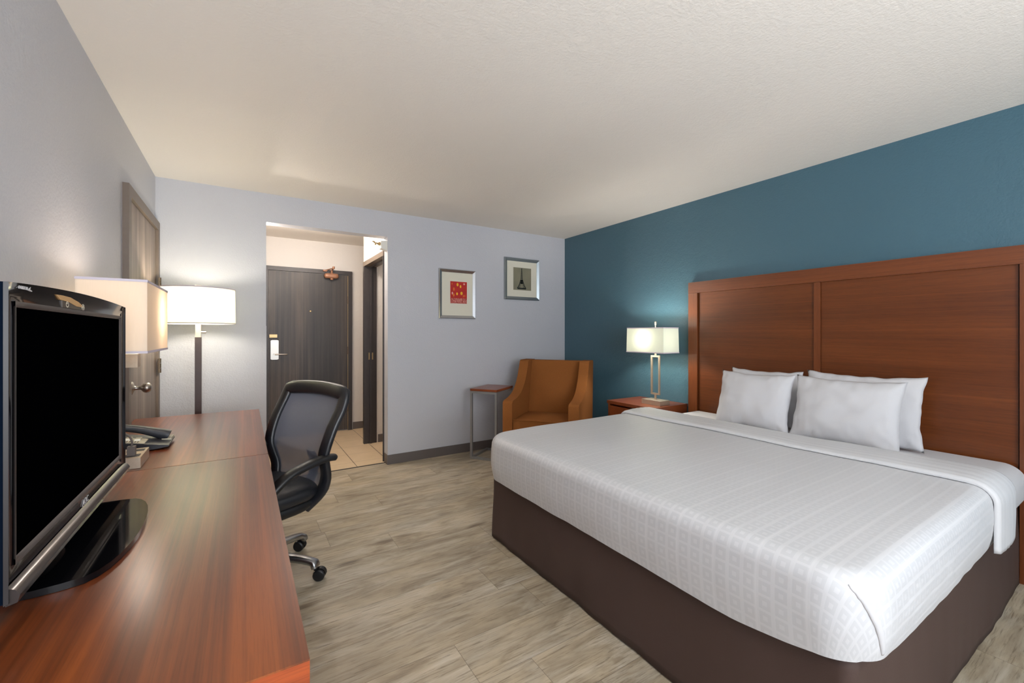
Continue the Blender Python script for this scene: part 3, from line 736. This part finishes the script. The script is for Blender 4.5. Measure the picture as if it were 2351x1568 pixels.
# ------------------------------------------------------------------ telephone
ph = thing('telephone', 'black desk telephone with grey keypad and curved handset on the writing desk', 'telephone', (-.40, 2.50, DT), 0)
def pz(x): return DT + .018 + (-.262 - x) * .17      # tilted top: low at the right
bm = B(); prism(bm, [(-.555, DT + .006), (-.31, DT + .006), (-.262, pz(-.262) - .006), (-.262, pz(-.262)), (-.555, pz(-.555))], 2.405, 2.60, 'XZ')
obj('phone_body', bm, 'phone_black', ph, world=True, bevel=.004)
for (xx, yy) in ((-.34, 2.43), (-.34, 2.58), (-.53, 2.43), (-.53, 2.58)):
    bm = B(); lathe(bm, [(.006, DT + .0005), (.006, DT + .0065)], (xx, yy, 0), 10); obj('rubber_foot', bm, 'white_plastic', ph, world=True)
bm = B(); prism(bm, [(-.54, pz(-.54) + .001), (-.345, pz(-.345) + .001), (-.345, pz(-.345) + .004), (-.54, pz(-.54) + .004)], 2.412, 2.505, 'XZ')
fp = obj('face_plate', bm, 'phone_grey', ph, world=True, bevel=.001)
bm = B()
for k in range(12): xx = -.37 - k * .009; prism(bm, [(xx, pz(xx) + .0042), (xx + .003, pz(xx) + .0042), (xx + .003, pz(xx) + .0052), (xx, pz(xx) + .0052)], 2.418, 2.442, 'XZ')
obj('speaker_slots', bm, 'socket_dark', fp, world=True)
for r in range(3):
    for k in range(5):
        xx = -.375 - k * .032; yy = 2.452 + r * .018
        bm = B(); box(bm, xx - .010, xx + .010, yy, yy + .012, pz(xx) + .003, pz(xx) + .010)
        obj('key', bm, 'phone_grey' if r else 'lamp_white', fp, world=True, bevel=.001)
bm = B(); box(bm, -.300, -.264, 2.515, 2.60, pz(-.28) - .002, pz(-.28) + .006); obj('handset_cradle', bm, 'phone_grey', ph, world=True, bevel=.002)
bm = B(); sweep(bm, spline([(-.555, 2.545, pz(-.555) + .022), (-.53, 2.545, pz(-.53) + .032), (-.46, 2.545, pz(-.46) + .040), (-.38, 2.545, pz(-.38) + .036), (-.31, 2.545, pz(-.31) + .022), (-.276, 2.545, pz(-.276) + .014)], 24),
      [(.027 + .004 * math.cos(2 * PI * k / 24), (.015 + .009 * abs(math.cos(PI * k / 24)) ** 2)) for k in range(25)], Vector((0, 0, 1)), 16, power=3)
obj('handset', bm, 'phone_black', ph, world=True)
ph.location.x -= .018; ph.location.y -= .008

# ------------------------------------------------------------------ headboard
HX = 3.335
hb = thing('headboard', 'tall two panel cherry wood headboard fixed on the blue wall', 'headboard', (XR - .03, 1.35, 0))
hy0, hy1, hz = .352, 2.349, 1.72
obj('panel', boxbm(HX + .018, XR - .003, .452, 1.330, .18, hz - .095), 'headboard_wood', hb, world=True)
obj('panel', boxbm(HX + .018, XR - .003, 1.372, 2.255, .18, hz - .095), 'headboard_wood', hb, world=True)
obj('stile', boxbm(HX, XR - .002, 2.262, hy1, .0, hz - .096), 'headboard_stile_wood', hb, world=True, bevel=.002)
obj('stile', boxbm(HX, XR - .002, hy0, .446, .0, hz - .096), 'headboard_stile_wood', hb, world=True, bevel=.002)
obj('mullion', boxbm(HX + .004, XR - .002, 1.332, 1.370, .18, hz - .096), 'headboard_stile_wood', hb, world=True, bevel=.002)
obj('top_rail', boxbm(HX, XR - .002, hy0, hy1, hz - .095, hz), 'headboard_frame_wood', hb, world=True, bevel=.002)

# ------------------------------------------------------------------ nightstand
ns = thing('nightstand', 'cherry wood nightstand with a drawer and bar handle left of the bed', 'nightstand', (3.15, 2.65, 0))
nx0, nx1, ny0, ny1, nz = 2.915, 3.376, 2.385, 2.925, .64
obj('top', boxbm(nx0, nx1, ny0, ny1, nz - .028, nz), 'nightstand_wood', ns, world=True, bevel=.002)
bm = B(); box(bm, nx0 + .01, nx1, ny0 + .006, ny0 + .028, 0, nz - .028); obj('side_panel', bm, 'nightstand_wood', ns, world=True)
bm = B(); box(bm, nx0 + .01, nx1, ny1 - .028, ny1 - .006, 0, nz - .028); obj('side_panel', bm, 'nightstand_wood', ns, world=True)
obj('shelf', boxbm(nx0 + .02, nx1, ny0 + .028, ny1 - .028, .06, .08), 'nightstand_wood', ns, world=True)
obj('back_panel', boxbm(nx1 - .012, nx1, ny0 + .028, ny1 - .028, .08, nz - .028), 'nightstand_wood', ns, world=True)
for k in range(2):
    z_ = nz - .04 - .24 * (k + 1)
    dr = obj('drawer', boxbm(nx0 + .006, nx0 + .3, ny0 + .032, ny1 - .032, z_, z_ + .235), 'nightstand_wood', ns, world=True, bevel=.002)
    bm = B(); sweep(bm, [(nx0 - .022, ny0 + .18, z_ + .165), (nx0 - .022, ny1 - .18, z_ + .165)], (.005, .005))
    for q in (ny0 + .20, ny1 - .20): box(bm, nx0 - .022, nx0 + .007, q - .004, q + .004, z_ + .161, z_ + .169)
    obj('handle', bm, 'steel', dr, world=True)

# ------------------------------------------------------------------ C shaped side table
sa = math.atan2(.56, .83)
sd = thing('side_table', 'slim metal side table with a small cherry top between passage and armchair', 'table', (2.115, 3.63, 0), sa)
L_, W_ = .40, .30; u = .012                      # local x: long side, local y: short side
obj('tabletop', boxbm(0, L_, 0, W_, .690, .712), 'side_table_wood', sd, bevel=.0015)
s_ = .022
bm = B()
box(bm, 0, s_, 0, s_, 0, .688); obj('leg', bm, 'grey_metal', sd, bevel=.0015)
bm = B(); box(bm, 0, s_, W_ - s_, W_, 0, .688); obj('leg', bm, 'grey_metal', sd, bevel=.0015)
bm = B(); box(bm, 0, s_, s_, W_ - s_, .666, .688); box(bm, s_, L_ - .01, 0, s_, .666, .688); box(bm, s_, L_ - .01, W_ - s_, W_, .666, .688); box(bm, L_ - .032, L_ - .01, s_, W_ - s_, .666, .688)
obj('top_frame', bm, 'grey_metal', sd)
bm = B(); box(bm, 0, s_, s_, W_ - s_, 0, s_); box(bm, s_, L_ - .03, 0, s_, 0, s_); box(bm, s_, L_ - .03, W_ - s_, W_, 0, s_); box(bm, L_ - .052, L_ - .03, s_, W_ - s_, 0, s_)
obj('base_frame', bm, 'grey_metal', sd)

# ------------------------------------------------------------------ armchair
ca = math.atan2(-.6, -.8)
fc = Vector((2.340, 3.220)); ctr = fc + Vector((.8, .6)) * .37
ac = thing('armchair', 'rust orange wing armchair standing in the corner by the side table', 'armchair', (ctr.x, ctr.y, 0), ca)
prof = [(.37, .09), (.37, .600), (.355, .618)] + [tuple(v) for v in spline([(.33, .624), (.19, .648), (.07, .70), (-.03, .80), (-.085, .90), (-.12, .975)], 20)] + [(-.14, .99), (-.335, .99), (-.36, .97), (-.30, .09)]
HW = .372; AW = .098
for s in (-1, 1):
    bm = B(); a, b = (HW - AW, HW) if s > 0 else (-HW, -HW + AW)
    prism(bm, prof, a, b, 'XZ'); obj('armrest', bm, 'rust_fabric', ac, bevel=.012, seg=3)
    bm = B(); pts = [(.33, (a + b) / 2 , .1)]
bm = B()   # seat back
g = shell_grid(bm, lambda u_, v_: Vector((-.10 - .13 * u_ ** 1.1 + .028 * math.sin(PI * v_) * math.sin(PI * min(1, u_ * 1.1)), -(HW - AW) + .002 + (2 * (HW - AW) - .004) * v_, .40 + .585 * u_)), 16, 16)
r = bmesh.ops.extrude_face_region(bm, geom=bm.faces[:])
for v in [e for e in r['geom'] if isinstance(e, bmesh.types.BMVert)]: v.co.x -= .10
obj('backrest', bm, 'rust_fabric', ac, bevel=.008, seg=2)
obj('seat_rail', boxbm(-.29, .335, -(HW - AW), HW - AW, .09, .30), 'rust_fabric', ac, bevel=.008)
bm = B(); A_ = HW - AW - .004
def cush(u_, v_):
    x = -.16 + .52 * u_; y = -A_ + 2 * A_ * v_
    return Vector((x, y, .445 + .018 * math.sin(PI * u_) * math.sin(PI * v_) ** .6))
shell_grid(bm, cush, 14, 14)
r = bmesh.ops.extrude_face_region(bm, geom=bm.faces[:])
for v in [e for e in r['geom'] if isinstance(e, bmesh.types.BMVert)]: v.co.z = .295
obj('seat_cushion', bm, 'rust_fabric', ac, bevel=.012, seg=3)
bm = B(); sweep(bm, spline([(.365, -A_ + .004, .443), (.367, 0, .448), (.365, A_ - .004, .443)], 10), (.0035, .0035)); obj('piping', bm, 'rust_fabric', ac)
for x in (-.26, .32):
    for y in (-.32, .32):
        bm = B(); lathe(bm, [(.016, 0), (.024, .09)], (x, y, 0), 14); obj('leg', bm, 'trim_dark', ac)

# ------------------------------------------------------------------ bed
BX0, BX1, BY0, BY1 = 1.27, 3.325, .398, 2.335
bed = thing('bed', 'king bed with white mattress sheet and brown pleated skirt against the headboard', 'bed', (2.3, 1.366, 0))
bm = B()
def sq(v, p): return math.copysign(abs(v) ** p, v)
NM = 40
def mat_top(x, y): return .598 + .004 * fz(x, y, 1, 5)
rr_ = .085
mp = [(.418 + .01, .435), (2.302, .435), (2.312, .46)] + [(2.312 - rr_ + rr_ * math.cos(a), .605 - rr_ + rr_ * math.sin(a)) for a in [PI / 2 * k / 10 for k in range(11)]]
mp += [(.418 + rr_ - rr_ * math.sin(a), .605 - rr_ + rr_ * math.cos(a)) for a in [PI / 2 * k / 10 for k in range(11)]] + [(.418, .46)]
prism(bm, mp, 1.40, 3.315, 'YZ')
obj('mattress', bm, 'white_cotton', bed, world=True, bevel=0)
obj('box_spring', boxbm(1.37, 3.30, .48, 2.25, .05, .434), 'brown_cotton', bed, world=True, bevel=.01)
# skirt: pleated panel round three sides
def upath(x0, x1, y0, y1, r, n_c=10, step=.02):
    P = []
    k = max(2, int((x1 - x0 - r) / step))
    for i in range(k): P.append((Vector((x1 - (x1 - x0 - r) * i / k, y0)), Vector((0, -1))))
    for i in range(n_c): a = PI / 2 * i / n_c; P.append((Vector((x0 + r - r * math.sin(a), y0 + r - r * math.cos(a))), Vector((-math.sin(a), -math.cos(a)))))
    k = max(2, int((y1 - y0 - 2 * r) / step))
    for i in range(k): P.append((Vector((x0, y0 + r + (y1 - y0 - 2 * r) * i / k)), Vector((-1, 0))))
    for i in range(n_c): a = PI / 2 * i / n_c; P.append((Vector((x0 + r - r * math.cos(a), y1 - r + r * math.sin(a))), Vector((-math.cos(a), math.sin(a)))))
    k = max(2, int((x1 - x0 - r) / step))
    for i in range(k + 1): P.append((Vector((x0 + r + (x1 - x0 - r) * i / k, y1)), Vector((0, 1))))
    return P
P = upath(1.322, 3.31, .452, 2.325, .035, 8, .014); bm = B(); rows = []
acc = 0
for i, (p, nrm) in enumerate(P):
    if i: acc += (p - P[i - 1][0]).length
    rr = []
    for j in range(13):
        v_ = j / 12; wv_ = .008 * fz(acc * 2.1, v_ * 1.5 + 3, 2) * (.3 + 1.2 * v_) + .010 * max(0, fz((acc + v_ * .35) * 3.4, v_ * .8, 21) - .12) + .004 * fz(acc * 9, v_, 5) * v_
        corner = 0
        flare = .010 * v_
        q = p + nrm * (wv_ + flare)
        rr.append(bm.verts.new((q.x, q.y, .425 - v_ * (.417 + .006 * fz(acc * 8, 1, 9)))))
    rows.append(rr)
for a, b in zip(rows, rows[1:]):
    for j in range(12): bm.faces.new((a[j], b[j], b[j + 1], a[j + 1]))
o = obj('bed_skirt', bm, 'brown_cotton', bed, world=True, smooth=180); md = o.modifiers.new('thickness', 'SOLIDIFY'); md.thickness = .003; md.offset = 0

# bedspread
XH = 2.74; RC = .10; RE = .062; TZ = .662
def topz_b(x, y):
    d = min(1, max(0, (x - BX0) / .5))
    return TZ - .012 * (1 - d) ** 2 + .006 * fz(x, y, 4, 1.7) + .0025 * fz(x * .7, y * 4, 6, 1.5)
bm = B(); uvl = bm.loops.layers.uv.verify()
ix0, ix1, iy0, iy1 = BX0 + RE, XH, BY0 + RE, BY1 - RE
P = upath(ix0, ix1, iy0, iy1, RC - RE + .03, 14, .012)
npt = len(P)
# rings: 0 is the flat boundary, then over the edge and down
ringsV = []; NE = 7; ND = 12
acc = [0.0]
for i in range(1, npt): acc.append(acc[-1] + (P[i][0] - P[i - 1][0]).length)
near_corner = (ix0 + .03, iy0 + .03)
def hem(i):
    p, nrm = P[i]
    if nrm.x < -.7: h_ = .385 + .055 * max(0, 1 - (p.y - iy0) / .30) ** 1.5
    elif nrm.y < 0: h_ = .425 + .015 * max(0, 1 - (p.x - ix0) / .3)
    else: h_ = .40
    return h_ + .003 * fz(acc[i] * 6, 0, 7)
for j in range(NE + ND + 1):
    rr = []
    for i, (p, nrm) in enumerate(P):
        tz = topz_b(p.x, p.y)
        if j <= NE:
            a = PI / 2 * j / NE; off_ = RE * math.sin(a); z = tz - RE * (1 - math.cos(a)); sd_ = RE * a
        else:
            v_ = (j - NE) / ND; z_top = tz - RE; z = z_top + (hem(i) - z_top) * v_; sd_ = RE * PI / 2 + (z_top - z)
            off_ = RE + .006 * math.sin(PI * v_) - .012 * v_ * v_ + (.007 if nrm.x < -.5 else .003) * fz(acc[i] * 3.2, v_ * 1.2, 8) * v_ + .0015 * fz(acc[i] * 14, v_ * 3, 3)
        q = p + nrm * off_
        vt = bm.verts.new((q.x, q.y, z)); rr.append((vt, (p.x + nrm.x * sd_, p.y + nrm.y * sd_)))
    ringsV.append(rr)
for a, b in zip(ringsV, ringsV[1:]):
    for i in range(npt - 1):
        q = bm.faces.new((a[i][0], b[i][0], b[i + 1][0], a[i + 1][0]))
        for l, uv_ in zip(q.loops, (a[i][1], b[i][1], b[i + 1][1], a[i + 1][1])): l[uvl].uv = uv_
# flat top: rungs between the matching near/far boundary points, foot fan closed by rings toward the centre
inner = ringsV[0]; NL = 26
cx_line = lambda p: Vector((min(max(p.x, ix0 + .55), ix1), 1.366))
prev = inner
for s in range(1, NL + 1):
    f = s / NL; cur = []
    for i, (p, nrm) in enumerate(P):
        c_ = cx_line(p) if not (nrm.x < -.7) else Vector((ix0 + .55, 1.366 + (p.y - 1.366) * .0))
        q = p.lerp(c_, f)
        if s == NL: q = Vector((max(c_.x, ix0 + .55), 1.366))
        cur.append((bm.verts.new((q.x, q.y, topz_b(q.x, q.y))), (q.x, q.y)))
    for i in range(npt - 1):
        if s == NL and (cur[i][0].co - cur[i + 1][0].co).length < 1e-6:
            q = bm.faces.new((prev[i][0], prev[i + 1][0], cur[i][0])); us = (prev[i][1], prev[i + 1][1], cur[i][1])
        else:
            q = bm.faces.new((prev[i][0], prev[i + 1][0], cur[i + 1][0], cur[i][0])); us = (prev[i][1], prev[i + 1][1], cur[i + 1][1], cur[i][1])
        for l, uv_ in zip(q.loops, us): l[uvl].uv = uv_
    prev = cur
bmesh.ops.remove_doubles(bm, verts=bm.verts, dist=1e-5)
bs_ = obj('bedspread', bm, 'satin_squares', None, smooth=180)
tag(bs_, 'white bedspread woven with small squares spread over the bed', 'bedspread')
# tucked fold at the near foot corner
from mathutils.bvhtree import BVHTree
me_ = bs_.data; bvh = BVHTree.FromPolygons([v.co + bs_.location for v in me_.vertices], [tuple(p_.vertices) for p_ in me_.polygons])
fpts = []; fups = []
for q in spline([(1.292, .448, .640), (1.300, .430, .618), (1.318, .405, .575), (1.340, .398, .53), (1.356, .395, .485), (1.366, .393, .452)], 30):
    hit, nn, _, _ = bvh.find_nearest(q); fpts.append(hit + nn * .0005 * (1 if nn.y < 0 or nn.z > 0 else -1)); fups.append(nn if (nn.y < 0 or nn.z > .3) else -nn)
bm = B(); sweep(bm, fpts, [(.0015 + .0085 * math.sin(PI * min(1, k / 34)), .0012 + .0035 * math.sin(PI * min(1, k / 34))) for k in range(31)], fups, 12)
obj('corner_fold', bm, 'white_cotton', bs_, smooth=180)
# turned-down band across the bed
bm = B()
def band(u_, v_):
    # v_: along the cross section from near hem over the top to far hem; u_: toward the head
    x = 2.47 + .02 * math.sin(v_ * PI) * 0 + .30 * u_
    Wt = BY1 - BY0; top_l = Wt - 2 * RE; arc = PI / 2 * RE; dn, df = .185, .15
    tot = dn + arc + top_l + arc + df; s = v_ * tot; o_ = .012 + .010 * math.sin(PI * u_) ** .5
    if s < dn: y = BY0; z = TZ - RE - (dn - s); ny, nz_ = -1, 0
    elif s < dn + arc: a = (s - dn) / RE; y = BY0 + RE - RE * math.cos(a); z = TZ - RE + RE * math.sin(a); ny, nz_ = -math.cos(a), math.sin(a)
    elif s < dn + arc + top_l: y = BY0 + RE + s - dn - arc; z = topz_b(x, y); ny, nz_ = 0, 1
    elif s < dn + 2 * arc + top_l: a = (s - dn - arc - top_l) / RE; y = BY1 - RE + RE * math.sin(a); z = TZ - RE + RE * math.cos(a); ny, nz_ = math.sin(a), math.cos(a)
    else: y = BY1; z = TZ - RE - (s - dn - 2 * arc - top_l); ny, nz_ = 1, 0
    o_ += .003 * fz(x * 3, s * 5, 11) + .0025 * fz(x * 40, s * 1.2, 12)
    if u_ <= 0: o_ = .002
    x += .012 * fz(s * 1.5, 0, 13)
    if u_ > .92:      # rolls down at the head side
        k = (u_ - .92) / .08; o_ -= .055 * k * k
    return Vector((x, y + ny * o_, z + nz_ * o_))
def band_uv(u_, v_): return (.30 * u_, v_ * 2.3)
shell_grid(bm, lambda a, b: band(a, b), 26, 150, band_uv)
o = obj('turned_down_band', bm, 'satin_stripe', bs_, smooth=180, label='turned-down striped top edge')
md = o.modifiers.new('thickness', 'SOLIDIFY'); md.thickness = .003; md.offset = 1

# pillows
def pillow(label, cx, cy, w_, h_, lean, bulge, seed, xb, yaw=0.0, zb=.61):
    bm = B(); NU, NV = 44, 32
    def side(sg):
        g = []
        for i in range(NU + 1):
            row_ = []
            for j in range(NV + 1):
                u_ = 2 * i / NU - 1; v_ = 2 * j / NV - 1
                e = max(0, (1 - abs(u_) ** 2.6)) ** .55 * max(0, (1 - abs(v_) ** 2.6)) ** .55
                px = w_ / 2 * u_ * (1 - .07 * (1 - v_ * v_) * abs(u_) ** 3) ; pz_ = h_ / 2 * v_ * (1 - .10 * (1 - u_ * u_) * abs(v_) ** 3)
                wr = .009 * fz(u_ * 2.6 + seed, v_ * 2.6, seed) + .006 * fz(u_ * 9 + seed, v_ * 4, seed + 3) * (abs(u_) ** 2 + abs(v_) ** 2)
                px += .006 * fz(u_, v_ * 4, seed + 9) ; pz_ += .007 * fz(u_ * 4, v_, seed + 5)
                row_.append(Vector((px, sg * (bulge * e + wr * min(1, e * 3)), pz_)))
            g.append(row_)
        return g
    A, C = side(-1), side(1); VA = [[bm.verts.new(v) for v in r_] for r_ in A]
    VC = [[VA[i][j] if i in (0, NU) or j in (0, NV) else bm.verts.new(C[i][j]) for j in range(NV + 1)] for i in range(NU + 1)]
    for G, fl_ in ((VA, False), (VC, True)):
        for i in range(NU):
            for j in range(NV):
                q = (G[i][j], G[i + 1][j], G[i + 1][j + 1], G[i][j + 1]); bm.faces.new(q[::-1] if fl_ else q)
    # seam piping edge comes from the sharp rim; stand it up, lean back toward +x
    # local frame: width -> -y world (u), normal(-) -> -x world, height -> z
    Mx = Matrix(((0, 1, 0, 0), (-1, 0, 0, 0), (0, 0, 1, 0), (0, 0, 0, 1)))
    bm.transform(Mx)
    bm.transform(Matrix.Translation((0, 0, h_ / 2)))
    bm.transform(Matrix.Rotation(lean, 4, 'Y'))
    bm.transform(Matrix.Rotation(yaw, 4, 'Z'))
    bm.transform(Matrix.Translation((xb, cy, zb)))
    o = obj('pillow', bm, 'white_cotton', None, smooth=180)
    tag(o, label, 'pillow', 'pillows at the headboard')
pillow('white pillow in front on the left, nearest the nightstand', 0, 1.612, .505, .405, .28, .075, 1.3, 2.955)
pillow('white pillow in front on the right, leaning at the middle of the bed', 0, 1.080, .55, .41, .28, .08, 5.1, 2.955)
pillow('white pillow mostly hidden behind the left front pillow', 0, 1.64, .50, .405, .16, .055, 9.7, 3.17)
pillow('white pillow behind the right front pillow, its right corner sticking out', 0, 1.062, .60, .42, .16, .055, 14.2, 3.16)

# ------------------------------------------------------------------ office chair
oa = math.atan2(-.42, -.907)
oc = thing('office_chair', 'black leather office chair with grey mesh back pushed up to the desk', 'chair', (.055, 2.565, 0), oa)
BP = spline([(-.165, .35), (-.215, .42), (-.234, .503), (-.218, .58), (-.209, .646), (-.247, .764), (-.300, .865), (-.328, .935)], 24)   # (x, z) up the edge
def halfw(z): 
    pts = [(.35, .17), (.45, .235), (.55, .255), (.70, .275), (.85, .285), (.97, .275)]
    for (a, wa), (b, wb) in zip(pts, pts[1:]):
        if z <= b: f = (z - a) / (b - a); return wa + (wb - wa) * max(0, f)
    return pts[-1][1]
path = []; ups = []; secs = []
side_pts = [(Vector((p[0], halfw(p[1]), p[1]))) for p in BP]
for k, p in enumerate(side_pts): path.append(p); secs.append((.030 + .006 * min(1, k / 5), .020)) 
top = side_pts[-1]
for k in range(1, 14):
    y = top.y * (1 - 2 * k / 14.0); path.append(Vector((top.x - .030 * math.sin(PI * k / 14), y, top.z + .006 + .012 * math.sin(PI * k / 14)))); secs.append((.040, .022))
for p in reversed(side_pts): path.append(Vector((p.x, -p.y, p.z))); 
for k in range(len(side_pts)): secs.append((.030 + .006 * min(1, (len(side_pts) - 1 - k) / 5), .020))
for p in path: ups.append(Vector((1, 0, .25)))
for i in (24, 25): pass
bm = B(); sweep(bm, path, secs, ups, 16, power=2.6)
obj('back_frame', bm, 'black_leather', oc, smooth=60)
bm = B()
def meshf(u_, v_):
    k = v_ * 24; i = min(int(k), 23); f = k - i; p = BP[i].lerp(BP[i + 1], f); w_ = halfw(p[1]) - .012
    y = w_ * (2 * u_ - 1); return Vector((p[0] - .030 * math.cos((2 * u_ - 1) * PI / 2) * (v_ * .9 + .1) - .004, y, p[1]))
shell_grid(bm, meshf, 20, 40, lambda a, b: (a * .5, b * .65))
obj('back_mesh', bm, 'chair_mesh', oc, smooth=180)
bm = B(); sweep(bm, spline([(-.30, .0, .60), (-.325, 0, .50), (-.26, 0, .39), (-.10, 0, .37)], 14), (.035, .012), Vector((1, 0, .2)), 12, power=3); obj('back_support', bm, 'black_plastic', oc)
# seat
bm = B()
def superell(u_, v_, a, b, c, z, e1=.35, e2=.55):
    th = -PI + 2 * PI * u_; phv = -PI / 2 + PI * v_
    return Vector((a * sq(math.cos(phv), e1) * sq(math.cos(th), e2), b * sq(math.cos(phv), e1) * sq(math.sin(th), e2), z + c * sq(math.sin(phv), .8)))
g = shell_grid(bm, lambda a, b: superell(a, b, .25, .255, .050, .437), 48, 16); bmesh.ops.remove_doubles(bm, verts=bm.verts, dist=1e-4)
obj('seat', bm, 'black_leather', oc, smooth=180)
bm = B(); shell_grid(bm, lambda a, b: superell(a, b, .235, .238, .042, .378), 40, 10); bmesh.ops.remove_doubles(bm, verts=bm.verts, dist=1e-4)
obj('seat_shell', bm, 'black_plastic', oc, smooth=180)
for s in (1, -1):
    bm = B()
    pts = spline([(.10, s * .225, .385), (.12, s * .285, .42), (.085, s * .300, .52), (.0, s * .300, .585), (-.10, s * .298, .612), (-.20, s * .292, .622), (-.265, s * .288, .614)], 34)
    secs = [((.019 + .014 * min(1, k / 14)), .017 + .001 * min(1, k / 14)) for k in range(35)]; secs[-1] = (.014, .010); secs[-2] = (.024, .018)
    upv = [Vector((-1, 0, .3)).lerp(Vector((0, 0, 1)), min(1, k / 16)) for k in range(35)]
    sweep(bm, pts, secs, upv, 14, power=2.6)
    obj('armrest', bm, 'black_plastic', oc, smooth=70)
bm = B(); lathe(bm, [(.028, .10), (.028, .22), (.018, .225), (.018, .36), (.05, .365), (.05, .375)], (0, 0, 0), 20); obj('gas_lift', bm, 'black_plastic', oc)
bm = B(); lathe(bm, [(.04, .075), (.048, .09), (.045, .125), (.03, .13)], (0, 0, 0), 24); hubo = obj('base_hub', bm, 'alu', oc)
for k in range(5):
    # world angle -35 deg for the first leg
    a = math.radians(-33 + 72 * k) - oa; d = Vector((math.cos(a), math.sin(a), 0)); pr = Vector((-d.y, d.x, 0))
    bm = B(); pts = spline([d * .03 + Vector((0, 0, .105)), d * .12 + Vector((0, 0, .115)), d * .21 + Vector((0, 0, .108)), d * .295 + Vector((0, 0, .09)), d * .31 + Vector((0, 0, .066))], 16)
    sweep(bm, pts, [(.030 - .010 * i / 16 + (.008 if i > 12 else 0), .017) for i in range(17)], [Vector((0, 0, 1)).lerp(d, max(0, (i - 9) / 8)) for i in range(17)], 14, power=3)
    lg = obj('base_leg', bm, 'alu', oc, smooth=60)
    cpos = d * .31; sw = math.radians((-25, 146, 40, 200, 290)[k]) - oa; cd = Vector((math.cos(sw), math.sin(sw), 0)) ; cpos2 = cpos + cd * .020
    ax = Vector((-cd.y, cd.x, 0)); Rm = Matrix((ax, cd, ax.cross(cd))).transposed(); Rm = Matrix((Vector((cd)), Vector((0, 0, 1)), ax)).transposed()
    bm = B()
    for s in (-1, 1): lathe(bm, [(.014, s * .0085), (.027, s * .0095), (.029, s * .012), (.029, s * .022), (.024, s * .027), (.006, s * .028)], (cpos2.x, cpos2.y, .0295), 24, Rm)
    lathe(bm, [(.006, -.01), (.006, .01)], (cpos2.x, cpos2.y, .0262), 10, Rm)
    ct = obj('caster', bm, 'black_plastic', oc, smooth=40)
    bm = B(); c3 = Vector((cpos2.x, cpos2.y, .0295)); ph_ = [i * PI / 12 for i in range(0, 13)]
    shell_grid(bm, lambda u_, v_: c3 + cd * (.0325 * math.cos(PI * u_ * .95)) + Vector((0, 0, .0325 * math.sin(PI * u_ * .95))) + ax * ((v_ - .5) * .022), 14, 4)
    lathe(bm, [(.010, .050), (.010, .066)], (cpos.x, cpos.y, 0), 12)
    obj('caster_hood', bm, 'black_plastic', ct, smooth=60)
